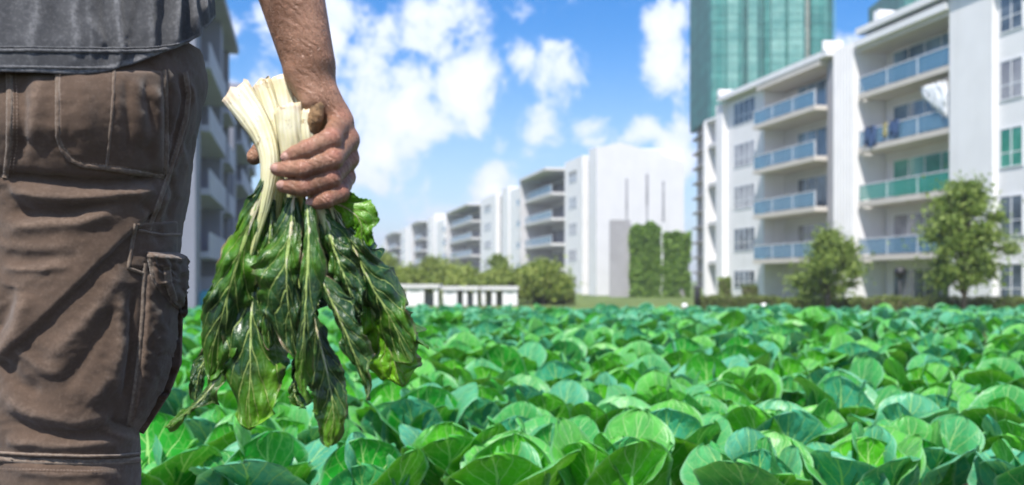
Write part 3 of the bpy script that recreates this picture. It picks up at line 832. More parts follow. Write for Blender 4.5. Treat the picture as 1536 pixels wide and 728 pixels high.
for (x, y) in spots:
    z = ground_z(y) - .008
    sc = FS * frnd.uniform(.92, 1.15) * (1.16 if y < 5 * FS else 1.14)
    px = 768 + x / y * FPX; tint = frnd.choice(TINTS)
    if y < NEAR:
        root = empty('cabbage', (x, y, z), frnd.uniform(0, 6.28), 'x', 'cabbage', 'cabbages planted across the field')
        root.scale = (sc, sc, sc)
        link('head', HEAD, None, root)
        for (k, az, s2) in plant_plan(frnd):
            o = link('outer_leaf' if k < 5 else 'inner_leaf', LEAFHI[k], None, root)
            o.rotation_euler = (frnd.uniform(-.10, .10), frnd.uniform(-.12, .12), az); o.scale = (s2, s2, s2)
        for ch in root.children: ch.color = tint[1]
        fronts.append((root, px, rowof[(x, y)], tint[0]))
    else:
        o = link('cabbage', frnd.choice(FARV), None)
        o.location = (x, y, z); o.rotation_euler = (frnd.uniform(-.08, .08), frnd.uniform(-.08, .08), frnd.uniform(0, 6.28)); o.scale = (sc, sc, sc * frnd.uniform(.92, 1.15))
        o.color = tint[1]
        zone = ('left of the chard' if px < 300 else 'behind the chard' if px < 640 else 'below the far white blocks' if px < 900 else 'below the tower' if px < 1250 else 'below the nearest block')
        band_ = 'half blurred middle' if y < 7.0 * FS else 'small blurred far' if y < 10 * FS else 'smallest and farthest'
        tag(o, '%s cabbage in the %s rows, %s' % (tint[0], band_, zone), 'cabbage', '%s cabbages of the %s rows %s' % (tint[0], band_, zone))
ORD = ['nearest', 'second', 'third', 'fourth', 'fifth', 'sixth', 'seventh', 'eighth']
NTH = ['rightmost', 'second from the right', 'third from the right', 'fourth from the right', 'fifth from the right', 'sixth from the right', 'seventh from the right', 'eighth from the right', 'ninth from the right', 'tenth from the right', 'eleventh from the right', 'twelfth from the right', 'thirteenth from the right', 'fourteenth from the right', 'fifteenth from the right', 'sixteenth from the right', 'seventeenth from the right', 'eighteenth from the right', 'nineteenth from the right', 'twentieth from the right', 'twenty-first from the right', 'twenty-second from the right']
for r_ in sorted({f[2] for f in fronts}):
    rowp = sorted([f for f in fronts if f[2] == r_], key=lambda f: -f[1])
    for i, (root, px, _, tn_) in enumerate(rowp):
        root['label'] = '%s cabbage, %s in the %s row up' % (tn_, NTH[i], ORD[r_]) if r_ else '%s cabbage, %s in the bottom row' % (tn_, NTH[i])
if rest:
    V = []; F = []; UV = []
    for (x, y) in rest:
        me = frnd.choice(FARV); n0 = len(V); a = frnd.uniform(0, 6.28); ca, sa = math.cos(a), math.sin(a); z = ground_z(y) - .008; sc = FS * frnd.uniform(1.0, 1.25)
        V += [(x + sc * (p.co.x * ca - p.co.y * sa), y + sc * (p.co.x * sa + p.co.y * ca), z + sc * p.co.z) for p in me.vertices]
        F += [tuple(i + n0 for i in f.vertices) for f in me.polygons]
        u = np.empty(len(me.loops) * 2, dtype=np.float32); me.uv_layers[0].data.foreach_get('uv', u); u = u.reshape(-1, 2)
        lv = np.empty(len(me.loops), dtype=np.int32); me.loops.foreach_get('vertex_index', lv); uvv = np.zeros((len(me.vertices), 2)); uvv[lv] = u
        UV += [tuple(q) for q in uvv]
    o = link('cabbage_rows', mesh_np('cabbage_rows', V, F, True, UV), M['cabbage']); tag(o, 'mass of blurred cabbages along the far edge of the field', 'cabbages', kind='stuff')
#@@CABLABELS
#@@PART4
# ------------------------------------------------------------------ the person
BODYD = 1.13                                           # distance of the body's outline from the camera
PXM = lambda px, d=BODYD: (px - 768.0) / FPX * d
PZM = lambda py, d=BODYD: CAMZ + (HORIZON - py) / FPX * d

def surface_nets(V, lo, h):
    nx, ny, nz = V.shape; S_ = V < 0
    off = [(i, j, k) for i in (0, 1) for j in (0, 1) for k in (0, 1)]
    cs = [S_[i:nx - 1 + i, j:ny - 1 + j, k:nz - 1 + k] for i, j, k in off]
    any_ = np.logical_or.reduce(cs); all_ = np.logical_and.reduce(cs); mask = any_ & ~all_
    idx = -np.ones(mask.shape, dtype=np.int64); cell = np.argwhere(mask); idx[mask] = np.arange(len(cell))
    vals = np.stack([V[cell[:, 0] + i, cell[:, 1] + j, cell[:, 2] + k] for i, j, k in off], 1)
    P = np.zeros((len(cell), 3)); cnt = np.zeros(len(cell)); o = np.array(off, float)
    for a in range(8):
        for b in range(a + 1, 8):
            if np.abs(o[a] - o[b]).sum() != 1: continue
            va, vb = vals[:, a], vals[:, b]; cr = (va < 0) != (vb < 0)
            t_ = np.where(cr, va / np.where(cr, va - vb, 1), 0)
            P += np.where(cr[:, None], o[a] + (o[b] - o[a]) * t_[:, None], 0); cnt += cr
    P = (cell + P / cnt[:, None]) * h + np.array(lo)
    F = []
    for ax in range(3):
        sl0 = [slice(None)] * 3; sl1 = [slice(None)] * 3; sl0[ax] = slice(0, -1); sl1[ax] = slice(1, None)
        a, b = S_[tuple(sl0)], S_[tuple(sl1)]
        e = np.argwhere(a != b)
        u, w_ = (ax + 1) % 3, (ax + 2) % 3
        ok = (e[:, u] > 0) & (e[:, w_] > 0) & (e[:, u] < mask.shape[u]) & (e[:, w_] < mask.shape[w_])
        e = e[ok]; flip = a[tuple(e.T)]
        q = []
        for du, dw in ((-1, -1), (0, -1), (0, 0), (-1, 0)):
            c = e.copy(); c[:, u] += du; c[:, w_] += dw; q.append(idx[tuple(c.T)])
        q = np.stack(q, 1); q[~flip] = q[~flip][:, ::-1]; F.append(q)
    F = np.concatenate(F); F = F[(F >= 0).all(1)]
    return P, F
def cap(G, a, b, ra, rb):
    a = np.array(a, float); b = np.array(b, float); ba = b - a; pa = G - a
    h = np.clip((pa @ ba) / (ba @ ba), 0, 1)
    return np.linalg.norm(pa - h[..., None] * ba, axis=-1) - (ra + (rb - ra) * h)
def smin(a, b, k):
    h = np.clip(.5 + .5 * (b - a) / k, 0, 1)
    return b + (a - b) * h - k * h * (1 - h)
def gridpts(lo, hi, h):
    ax = [np.arange(lo[i], hi[i] + h, h) for i in range(3)]
    return np.stack(np.meshgrid(*ax, indexing='ij'), -1).astype(np.float64)
def chain(G, pts, rad, k):
    d = None
    for i in range(len(pts) - 1):
        c = cap(G, pts[i], pts[i + 1], rad[i], rad[i + 1]); d = c if d is None else smin(d, c, k)
    return d

# ---- skin
m, t, b = new_mat('skin')
tcn = t.node('ShaderNodeTexCoord'); v = tcn.outputs['Object']
n1 = t.noise(v, 22, 6, .65); n2 = t.noise(v, 130, 4, .6)
at = t.node('ShaderNodeAttribute', attribute_name='tone'); sp = t.node('ShaderNodeSeparateColor'); t.l.new(at.outputs['Color'], sp.inputs[0])
c = t.mix(t.ramp(n1, .3, .7), (.20, .095, .052), (.40, .215, .135))
c = t.mix(t.math('MULTIPLY', t.ramp(n2, .48, .70), .5), c, (.17, .085, .05))
c = t.mix(t.math('MULTIPLY', sp.outputs[0], .65), c, (.46, .17, .125))             # knuckles
c = t.mix(t.math('MULTIPLY', sp.outputs[2], t.math('MULTIPLY', t.ramp(n1, .42, .62), .75)), c, (.12, .075, .045))   # soil on the hand, and painted shade between the fingers
c = t.mix(sp.outputs[1], c, (.50, .29, .23))                                     # nails
t.l.new(c, b.inputs['Base Color'])
t.l.new(t.ramp(sp.outputs[1], 0, 1, .46, .3), b.inputs['Roughness'])
b.inputs['Subsurface Weight'].default_value = .08; b.inputs['Subsurface Scale'].default_value = .006
b.inputs['Subsurface Radius'].default_value = (1, .35, .2)
vo = t.node('ShaderNodeTexVoronoi', feature='DISTANCE_TO_EDGE'); t.l.new(v, vo.inputs['Vector']); vo.inputs['Scale'].default_value = 420
wr = t.node('ShaderNodeTexWave', wave_type='BANDS', bands_direction='DIAGONAL'); t.l.new(v, wr.inputs['Vector']); wr.inputs['Scale'].default_value = 55; wr.inputs['Distortion'].default_value = 9; wr.inputs['Detail'].default_value = 3
hgt = t.math('ADD', t.math('MULTIPLY', t.ramp(vo.outputs['Distance'], 0, .12), .35), t.math('ADD', t.math('MULTIPLY', wr.outputs[0], .35), t.math('MULTIPLY', t.noise(v, 60, 5, .65), .9)))
t.l.new(t.bump(hgt, .8, .0022), b.inputs['Normal'])
M['skin'] = m

# ---- the right forearm and the gripping hand
def HP(px, py, d): return np.array(PX(px, py, d))
K = 1.0 / FPX
FINGERS = {   # knuckle, middle joint, end joint, tip: px, py, distance; radii in px
    'index':  ([(511, 183, 1.066), (496, 209, 1.029), (460, 224, 1.016), (431, 236, 1.020)], (17.0, 15.5, 13.2, 10.2)),
    'middle': ([(522, 210, 1.068), (499, 239, 1.026), (454, 254, 1.015), (416, 254, 1.023)], (16.5, 15.2, 13.2, 10.4)),
    'ring':   ([(522, 238, 1.072), (496, 268, 1.031), (456, 282, 1.019), (425, 279, 1.025)], (16.0, 14.8, 13.0, 10.4)),
    'pinky':  ([(518, 266, 1.078), (510, 290, 1.040), (490, 300, 1.026), (468, 305, 1.028)], (14.5, 13.4, 12.0, 9.8)),
}
THUMB = ([(452, 118, 1.092), (440, 165, 1.118), (408, 205, 1.126), (381, 236, 1.112)], (19, 17, 15.5, 12))
ELB = HP(372, -260, 1.075); WR = HP(463, 96, 1.074)
lo = PX(348, 330, 1.0); hi = PX(548, -40, 1.0)
lo = (PXM(352, 1.06), .985, PZM(330, 1.06)); hi = (PXM(552, 1.06), 1.165, PZM(-70, 1.06))
hh = .0013
G = gridpts(lo, hi, hh)
Gf = G.reshape(-1, 3)
dirA = WR - ELB
def lerp(f): return ELB + dirA * f
# forearm: two bones side by side make an oval section
fa = cap(Gf, ELB, WR, .046, .0245)
sidev = np.array((.008, -.010, .002))
fa = smin(fa, cap(Gf, ELB + sidev, WR + sidev, .044, .0205), .012)
fa = smin(fa, cap(Gf, ELB - sidev * .9, WR - sidev * .9, .044, .0205), .012)
# palm: metacarpals
pal = None
WRs = [WR + np.array((.006, -.006, -.012)), WR + np.array((.008, -.001, -.014)), WR + np.array((.008, .006, -.014)), WR + np.array((.004, .012, -.012))]
for (nm, (pts, rad)), w0 in zip(FINGERS.items(), WRs):
    c_ = cap(Gf, w0, HP(*pts[0]), .0155, rad[0] * K * 1.055)
    pal = c_ if pal is None else smin(pal, c_, .0065)
arm = smin(fa, pal, .014)
thumb_pts = [HP(*p) for p in THUMB[0]]
th = chain(Gf, thumb_pts, [r * K * 1.1 for r in THUMB[1]], .006)
heel = cap(Gf, WR + np.array((-.004, -.004, -.014)), HP(474, 150, 1.062), .0185, .0165)     # ball of the hand
arm = smin(arm, heel, .012); arm = smin(arm, th, .010)
web = cap(Gf, HP(452, 140, 1.09), HP(506, 178, 1.075), .012, .012); arm = smin(arm, web, .012)
fing = None; joints = []
for nm, (pts, rad) in FINGERS.items():
    P_ = [HP(*p) for p in pts]; r_ = [r * K * 1.03 for r in rad]
    # a little swelling at the joints, waist between them
    q = [P_[0], P_[0] * .5 + P_[1] * .5, P_[1], P_[1] * .5 + P_[2] * .5, P_[2], P_[2] * .45 + P_[3] * .55, P_[3]]
    rr = [r_[0], (r_[0] + r_[1]) / 2 * .95, r_[1] * 1.04, (r_[1] + r_[2]) / 2 * .96, r_[2] * 1.0, (r_[2] * .4 + r_[3] * .6) * 1.02, r_[3]]
    f_ = chain(Gf, q, rr, .0035)
    joints += [(P_[1], r_[1], 1.0), (P_[2], r_[2], .6), (P_[0], r_[0], .7)]
    fing = f_ if fing is None else smin(fing, f_, .0016)
arm = smin(arm, fing, .0055)
# tendons and veins on the back of the hand
for a_, b_, r_ in ((WR + np.array((.016, -.014, -.02)), HP(516, 190, 1.056), .0035), (WR + np.array((.017, -.008, -.02)), HP(527, 214, 1.058), .0032)):
    arm = smin(arm, cap(Gf, a_, b_, r_, r_ * .8), .006)
# nails: flat plates sunk into the finger ends
nails = []
for nm, (pts, rad) in FINGERS.items():
    e = HP(*pts[3]); d_ = HP(*pts[2]); ax = (e - d_) / np.linalg.norm(e - d_)
    out = np.array((0, -1.0, .18)); out -= ax * (out @ ax); out /= np.linalg.norm(out)
    ctr = e + ax * rad[3] * K * .12 + out * rad[3] * K * .80
    sd = np.cross(ax, out); nails.append((ctr, ax, sd, out, rad[3] * K))
    q = Gf - ctr
    el = np.sqrt((q @ ax / (rad[3] * K * .70)) ** 2 + (q @ sd / (rad[3] * K * .58)) ** 2 + (q @ out / (rad[3] * K * .30)) ** 2) - 1
    arm = np.minimum(arm, el * rad[3] * K * .30)
# wrinkles across the joints and the inner wrist
for (P_, r_, a_) in joints[:]:
    dd = np.linalg.norm(Gf - P_, axis=1)
    near = dd < r_ * 2
    arm[near] += .0005 * a_ * np.sin((Gf[near] - P_) @ np.array((1.0, .2, .55)) * 2 * np.pi / .0042) * np.exp(-(dd[near] / (r_ * 1.05)) ** 2)
Vv = arm.reshape(G.shape[:3])
HV, HF = surface_nets(Vv, lo, hh)
del G, Gf, arm, fa, pal, th, fing
# light smoothing
def smooth_mesh(V, F, it=1, lam=.5):
    E = np.concatenate([F[:, [0, 1]], F[:, [1, 2]], F[:, [2, 3]], F[:, [3, 0]]])
    for _ in range(it):
        acc = np.zeros_like(V); cnt = np.zeros(len(V))
        for a, b in ((0, 1), (1, 0)):
            np.add.at(acc, E[:, a], V[E[:, b]]); np.add.at(cnt, E[:, a], 1)
        V = V * (1 - lam) + lam * acc / np.maximum(cnt, 1)[:, None]
    return V
HV = smooth_mesh(HV, HF, 1, .4)
tone = np.zeros((len(HV), 4)); tone[:, 3] = 1
for (P_, r_, a_) in joints:
    dd = np.linalg.norm(HV - (P_ + np.array((.002, -.6 * r_, .3 * r_))), axis=1); tone[:, 0] = np.maximum(tone[:, 0], a_ * np.exp(-(dd / (r_ * .75)) ** 2))
for pts, rad in [FINGERS[k] for k in FINGERS]:
    dd = np.linalg.norm(HV - HP(*pts[3]), axis=1); tone[:, 0] = np.maximum(tone[:, 0], .55 * np.exp(-(dd / .012) ** 2))
for (ctr, ax, sd, out, r) in nails:
    q = HV - ctr
    el = (np.abs(q @ ax) / (r * .68)) ** 2.6 + (np.abs(q @ sd) / (r * .60)) ** 2.6; s_ = (q @ out) > -.32 * r
    nl = np.clip((1.06 - el) * 8, 0, 1) * s_; tone[:, 1] = np.maximum(tone[:, 1], nl)
    ring = np.exp(-((el - 1.15) / .22) ** 2) * s_ * (np.abs(q @ out) < r * .6); tone[:, 2] = np.maximum(tone[:, 2], ring)
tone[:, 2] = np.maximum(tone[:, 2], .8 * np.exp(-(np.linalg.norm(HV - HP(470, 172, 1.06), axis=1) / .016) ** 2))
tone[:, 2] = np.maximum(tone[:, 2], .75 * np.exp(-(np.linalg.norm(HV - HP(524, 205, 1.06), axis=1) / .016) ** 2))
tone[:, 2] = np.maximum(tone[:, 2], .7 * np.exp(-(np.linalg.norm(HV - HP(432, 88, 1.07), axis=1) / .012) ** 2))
# shade between the fingers, painted into the soil channel
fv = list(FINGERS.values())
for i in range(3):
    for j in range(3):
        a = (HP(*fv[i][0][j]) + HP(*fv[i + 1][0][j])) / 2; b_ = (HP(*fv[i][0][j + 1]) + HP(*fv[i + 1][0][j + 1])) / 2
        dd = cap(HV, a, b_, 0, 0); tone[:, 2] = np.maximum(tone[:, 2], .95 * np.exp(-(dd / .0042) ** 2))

# ---- rest of the body (hidden by clothes or above the picture), coarser
CX = PXM(10, 1.16); CY = 1.19; GZ = ground_z(1.1)
def bp(x, y, z): return np.array((CX + x, CY + y, GZ + z))
lo2 = bp(-.62, -.28, 0.02); hi2 = bp(.62, .34, 1.86); h2 = .011
G = gridpts(lo2, hi2, h2); Gf = G.reshape(-1, 3)
bd = cap(Gf, bp(0, 0, .95), bp(0, 0, 1.12), .125, .12)
bd = smin(bd, cap(Gf, bp(-.10, 0, 1.36), bp(.10, 0, 1.36), .115, .115), .08)
bd = smin(bd, cap(Gf, bp(0, 0, 1.1), bp(0, 0, 1.35), .12, .13), .06)
bd = smin(bd, cap(Gf, bp(0, .01, 1.45), bp(0, .02, 1.58), .062, .058), .03)
hd = cap(Gf, bp(0, .0, 1.70), bp(0, .045, 1.62), .092, .070)
hd = smin(hd, cap(Gf, bp(0, .10, 1.655), bp(0, .125, 1.645), .012, .014), .015)
for s_ in (-1, 1):
    hd = smin(hd, cap(Gf, bp(s_ * .088, .01, 1.665), bp(s_ * .094, .0, 1.64), .014, .012), .012)
    bd = smin(bd, cap(Gf, bp(s_ * .088, 0, .90), bp(s_ * .077, .0, .48), .088, .058), .04)
    bd = smin(bd, cap(Gf, bp(s_ * .077, .0, .48), bp(s_ * .075, -.02, .08), .057, .042), .02)
bd = smin(bd, hd, .02)
# left arm hangs; right upper arm runs to the elbow
bd = smin(bd, chain(Gf, [bp(-.20, 0, 1.38), bp(-.30, .0, 1.10), bp(-.33, .08, .85)], [.055, .045, .03], .02), .03)
bd = smin(bd, chain(Gf, [bp(-.33, .08, .85), bp(-.335, .10, .76), bp(-.325, .125, .70)], [.03, .030, .018], .02), .02)
bd = smin(bd, chain(Gf, [bp(.20, 0, 1.38), ELB, ELB + dirA * .42], [.056, .048, .037], .02), .03)
BV, BF = surface_nets(bd.reshape(G.shape[:3]), lo2, h2)
BV = smooth_mesh(BV, BF, 2, .5)
del G, Gf, bd
PV = np.concatenate([HV, BV]); PF = np.concatenate([HF, BF + len(HV)])
person = mesh_np('person', PV, PF, True); person.materials.append(M['skin'])
ca = person.color_attributes.new('tone', 'FLOAT_COLOR', 'POINT')
tn = np.zeros((len(PV), 4)); tn[:, 3] = 1; tn[:len(HV)] = tone
ca.data.foreach_set('color', tn.astype(np.float32).ravel())
person = link('person', person, None)
tag(person, 'person in charcoal t-shirt and brown cargo trousers seen from behind, gripping a bunch of chard', 'person')

# ---- cloth
def cloth(name, base, wear, weave, fuzz=.25, wearamt=.5, bumpd=.0006):
    m, t, b = new_mat(name)
    v = t.node('ShaderNodeTexCoord').outputs['Object']
    n = t.noise(v, 7, 7, .65); nf = t.noise(v, 260, 3, .6)
    wv = t.node('ShaderNodeTexWave', wave_type='BANDS', bands_direction='DIAGONAL'); t.l.new(v, wv.inputs['Vector']); wv.inputs['Scale'].default_value = weave
    wv.inputs['Distortion'].default_value = .6
    at = t.node('ShaderNodeAttribute', attribute_name='wear')
    c = t.mix(t.ramp(n, .3, .7), tuple(k * .82 for k in base), tuple(k * 1.15 for k in base))
    wf = t.math('MULTIPLY', t.math('MULTIPLY', at.outputs['Fac'], wearamt), t.ramp(nf, .3, .65, .35, 1))
    c = t.mix(wf, c, wear)
    c = t.mix(t.math('MULTIPLY', t.ramp(nf, .45, .75), .16), c, wear)
    t.l.new(c, b.inputs['Base Color']); b.inputs['Roughness'].default_value = .9; b.inputs['Specular IOR Level'].default_value = .2
    b.inputs['Sheen Weight'].default_value = fuzz; b.inputs['Sheen Roughness'].default_value = .5
    h_ = t.math('ADD', t.math('MULTIPLY', wv.outputs[0], .5), t.math('ADD', t.math('MULTIPLY', nf, .7), t.math('MULTIPLY', t.noise(v, 45, 5, .7), 2.2)))
    t.l.new(t.bump(h_, .7, bumpd), b.inputs['Normal'])
    return m
M['trouser'] = cloth('brown_cotton', (.094, .061, .042), (.25, .18, .135), 420)
M['seam'] = cloth('brown_cotton_seam', (.118, .077, .053), (.31, .26, .21), 420, .25, .7)
M['thread'] = plain('stitch_thread', (.20, .15, .12), .8, .1, 50)
M['shirt'] = cloth('charcoal_jersey', (.060, .062, .068), (.30, .30, .31), 500, .15, .75, .0007)

def polydist(px, py, poly):
    """distance in px to a polyline and the signed side (positive = above / right)"""
    best = np.full(px.shape, 1e9); sgn = np.zeros(px.shape); par = np.zeros(px.shape)
    n = len(poly) - 1
    for i in range(n):
        ax, ay = poly[i]; bx, by = poly[i + 1]; dx, dy = bx - ax, by - ay
        t_ = np.clip(((px - ax) * dx + (py - ay) * dy) / (dx * dx + dy * dy), 0, 1)
        ex = px - ax - t_ * dx; ey = py - ay - t_ * dy; d = np.hypot(ex, ey)
        c_ = np.sign(dx * (py - ay) - dy * (px - ax)); m_ = d < best
        best = np.where(m_, d, best); sgn = np.where(m_, -c_, sgn); par = np.where(m_, (i + t_) / n, par)
    return best, sgn, par
def apply_folds(V, N, ridges, steps, facing=.15):
    d = V[:, 1]; px = 768 + V[:, 0] / d * FPX; py = HORIZON - (V[:, 2] - CAMZ) / d * FPX
    fw = np.clip((-N[:, 1] + .35) / .5, 0, 1)
    disp = np.zeros(len(V)); wear = np.zeros(len(V))
    for poly, wd, amp in ridges:
        b_, s_, p_ = polydist(px, py, poly); fade = np.clip(np.minimum(p_, 1 - p_) * 6, 0, 1) ** .7
        g = np.exp(-(b_ / wd) ** 2) * fade; disp += amp * .001 * g
        if amp > 0: wear = np.maximum(wear, np.exp(-(b_ / (wd * .5)) ** 2) * fade * min(1, amp / 5))
    for poly, wd, dec, amp in steps:   # a lap of cloth: steep on one side, long decay on the other
        b_, s_, p_ = polydist(px, py, poly); sd = b_ * s_; fade = np.clip(np.minimum(p_, 1 - p_) * 5, 0, 1) ** .7
        g = .5 * (1 + np.tanh(sd / wd)) * np.exp(-np.clip(sd, 0, None) / dec); disp += amp * .001 * g * fade
        wear = np.maximum(wear, np.exp(-((sd - wd) / (wd * 1.6)) ** 2) * fade * .6)
    return V + N * (disp * fw)[:, None], wear * fw
def normals_of(V, F):
    me = bpy.data.meshes.new('tmp'); me.from_pydata(V.tolist(), [], F); me.update()
    N = np.empty(len(V) * 3, dtype=np.float32); me.vertices.foreach_get('normal', N); bpy.data.meshes.remove(me)
    return N.reshape(-1, 3).astype(float)
def loft(rows, nth, nz, ex=2.3, zmap=None):
    """rows: (z, xl, xr, ynear, yfar); superelliptic sections, interpolated smoothly"""
    rows = sorted(rows); A = np.array(rows); zz = np.linspace(A[0, 0], A[-1, 0], nz)
    def interp(col):
        # cubic Hermite through the rows
        x, y = A[:, 0], A[:, col]; m_ = np.gradient(y, x); i = np.clip(np.searchsorted(x, zz) - 1, 0, len(x) - 2)
        h = x[i + 1] - x[i]; t_ = (zz - x[i]) / h
        return ((2*t_**3-3*t_**2+1)*y[i] + (t_**3-2*t_**2+t_)*h*m_[i] + (-2*t_**3+3*t_**2)*y[i+1] + (t_**3-t_**2)*h*m_[i+1])
    xl, xr, yn, yf = (interp(k) for k in (1, 2, 3, 4))
    th = np.linspace(0, 2 * np.pi, nth, endpoint=False)
    cs, sn = np.cos(th), np.sin(th)
    X = (np.sign(cs) * np.abs(cs) ** (2 / ex)); Y = (np.sign(sn) * np.abs(sn) ** (2 / ex))
    V = np.stack([((xl + xr) / 2)[:, None] + ((xr - xl) / 2)[:, None] * X[None], ((yn + yf) / 2)[:, None] + ((yf - yn) / 2)[:, None] * Y[None], np.repeat(zz[:, None], nth, 1)], -1)
    return V.reshape(-1, 3), grid_faces(nth, nz, True)
def fbm_disp(V, N, amp, sc, seed=0):
    return V + N * np.array([amp * (noise.noise(Vector(p * sc) + Vector((seed, 0, 0))) + .5 * noise.noise(Vector(p * sc * 2.3) + Vector((0, seed, 0)))) for p in V])[:, None]

def trow(py, xl, xr, yn, yf): return (PZM(py), PXM(xl), PXM(xr, 1.20), yn, yf)
rows = [trow(55, -42, 303, 1.078, 1.29), trow(105, -42, 311, 1.056, 1.30), trow(150, -43, 304, 1.036, 1.30), trow(200, -44, 293, 1.032, 1.30),
        trow(250, -46, 285, 1.048, 1.30), trow(300, -47, 279, 1.064, 1.295), trow(340, -48, 272, 1.070, 1.29), trow(380, -48, 268, 1.072, 1.285),
        trow(430, -48, 263, 1.074, 1.28), trow(490, -47, 256, 1.078, 1.275), trow(540, -45, 248, 1.082, 1.27), trow(590, -42, 236, 1.086, 1.265),
        trow(630, -38, 219, 1.091, 1.26), trow(655, -36, 213, 1.095, 1.258), trow(690, -34, 213, 1.098, 1.256), trow(728, -33, 213, 1.10, 1.256),
        trow(800, -32, 208, 1.10, 1.25), trow(950, -30, 196, 1.09, 1.23), trow(1120, -26, 190, 1.09, 1.22), trow(1215, -26, 188, 1.09, 1.22)]
LV, LF = loft(rows, 300, 420)
LN = normals_of(LV, LF)
pxs = 768 + LV[:, 0] / LV[:, 1] * FPX
LV = fbm_disp(LV, LN, .0022, 12, 3); LN = normals_of(LV, LF)
ridges = [  # polyline in the view from behind, width px, height mm
    ([(-10, 262), (60, 270), (130, 276), (200, 274), (252, 262)], 9, -6.5), ([(0, 284), (80, 294), (160, 294), (230, 280)], 13, 4.5),
    ([(20, 318), (90, 322), (150, 306), (205, 292)], 10, -3.5), ([(5, 345), (60, 335), (120, 332), (180, 312)], 14, 3.0),
    ([(2, 383), (50, 389), (95, 386), (122, 378)], 12, -1.6), ([(0, 366), (60, 372), (118, 366)], 12, 1.4), ([(5, 402), (60, 404), (110, 398)], 7, 2.0),
    ([(20, 430), (10, 470), (-5, 500)], 14, -4), ([(40, 440), (25, 500), (0, 540)], 16, 4),
    ([(60, 560), (110, 500), (160, 440), (185, 400)], 16, 2.5), ([(95, 590), (140, 520), (175, 460)], 12, -2.5), ([(130, 610), (165, 560), (190, 500)], 12, 2.2),
    ([(0, 590), (50, 620), (110, 632), (170, 625)], 15, 3.0), ([(0, 625), (60, 645), (120, 652), (200, 640)], 11, -3.0), ([(10, 660), (80, 668), (190, 662)], 10, 2.6),
    ([(0, 540), (30, 575), (60, 590)], 12, -2.5), ([(20, 520), (60, 550), (100, 560)], 10, 2),
    ([(230, 130), (238, 180), (230, 240)], 8, 2.6), ([(256, 125), (250, 170), (256, 220)], 7, -2.6), ([(285, 125), (292, 160), (282, 215)], 6, 2.4),
    ([(270, 215), (278, 250), (270, 300)], 6, 2.5), ([(258, 262), (262, 300), (250, 335)], 6, -2.4), ([(245, 290), (240, 320), (228, 350)], 7, 2.2),
    ([(60, 112), (52, 160), (45, 215)], 15, 2.5), ([(30, 120), (36, 180), (30, 240)], 10, -3), ([(120, 115), (125, 170), (140, 230)], 16, 1.8),
    ([(200, 116), (206, 160), (216, 220)], 10, 2.2), ([(190, 120), (192, 170), (190, 230)], 7, -1.8), ([(215, 118), (222, 150), (226, 190)], 5, -1.8),
    ([(0, 690), (60, 692), (140, 694), (215, 690)], 4, -2.5), ([(20, 705), (90, 712), (180, 708)], 8, 2), ([(150, 640), (185, 655), (215, 660)], 7, 2.5), ([(160, 628), (190, 638), (212, 640)], 5, -2.5),
    ([(55, 330), (20, 300), (5, 275)], 12, -2.0), ([(270, 110), (276, 150), (264, 210), (250, 262)], 3.5, -2.2), ([(282, 112), (286, 150), (274, 205), (258, 262)], 4, 2.0),
    ([(205, 300), (230, 330), (240, 370)], 7, -1.8), ([(200, 430), (196, 520), (186, 600)], 5, -2.2), ([(180, 430), (178, 520), (170, 590)], 10, 2.2)]
steps = [([(-5, 548), (60, 486), (130, 414), (200, 342), (262, 288)], 3.0, 60, 8.0),
         ([(-8, 470), (40, 430), (90, 395), (130, 372)], 5.0, 30, 2.5)]
ridges = [(p_, w_, a_ * 1.8) for p_, w_, a_ in ridges]
LV, lw = apply_folds(LV, LN, ridges, steps)
LN = normals_of(LV, LF)
rng = np.random.default_rng(3)
# fine crumple: sharp little creases
LV = LV + LN * np.array([0.0010 * (.5 - abs(noise.noise(Vector((p[0] * 20 + p[2] * 9, p[1] * 20, p[2] * 30)))) * 2.2) + .0007 * (.5 - abs(noise.noise(Vector((p[0] * 60, p[1] * 50 + 7, p[2] * 75)))) * 2) for p in LV])[:, None]
LV = fbm_disp(LV, LN, .0006, 55, 9)
# mirrored left leg with plain noise only
MVb, MF = loft(rows, 120, 160)
MVb = fbm_disp(MVb, normals_of(MVb, MF), .004, 9, 40)
cx0 = PXM(9, 1.12); MVb[:, 0] = 2 * cx0 - MVb[:, 0]
MF = [tuple(reversed(f)) for f in MF]
TV = np.concatenate([LV, MVb]); TF = LF + [tuple(i + len(LV) for i in f) for f in MF]
tm = mesh_np('trousers', TV, TF, True)
wa = tm.attributes.new('wear', 'FLOAT', 'POINT'); wa.data.foreach_set('value', np.concatenate([lw, np.zeros(len(MVb))]).astype(np.float32))
trousers = link('trousers', tm, M['trouser'], person)
bvh = BVHTree.FromPolygons(LV.tolist(), LF)
ORG = Vector((0, 0, CAMZ))
def hit(px, py, tree_=None):
    d = Vector(((px - 768) / FPX, 1, (HORIZON - py) / FPX)).normalized()
    loc, nrm, i, dist = (tree_ or bvh).ray_cast(ORG, d)
    if loc is None: return None
    if nrm.dot(d) > 0: nrm = -nrm
    return loc, nrm
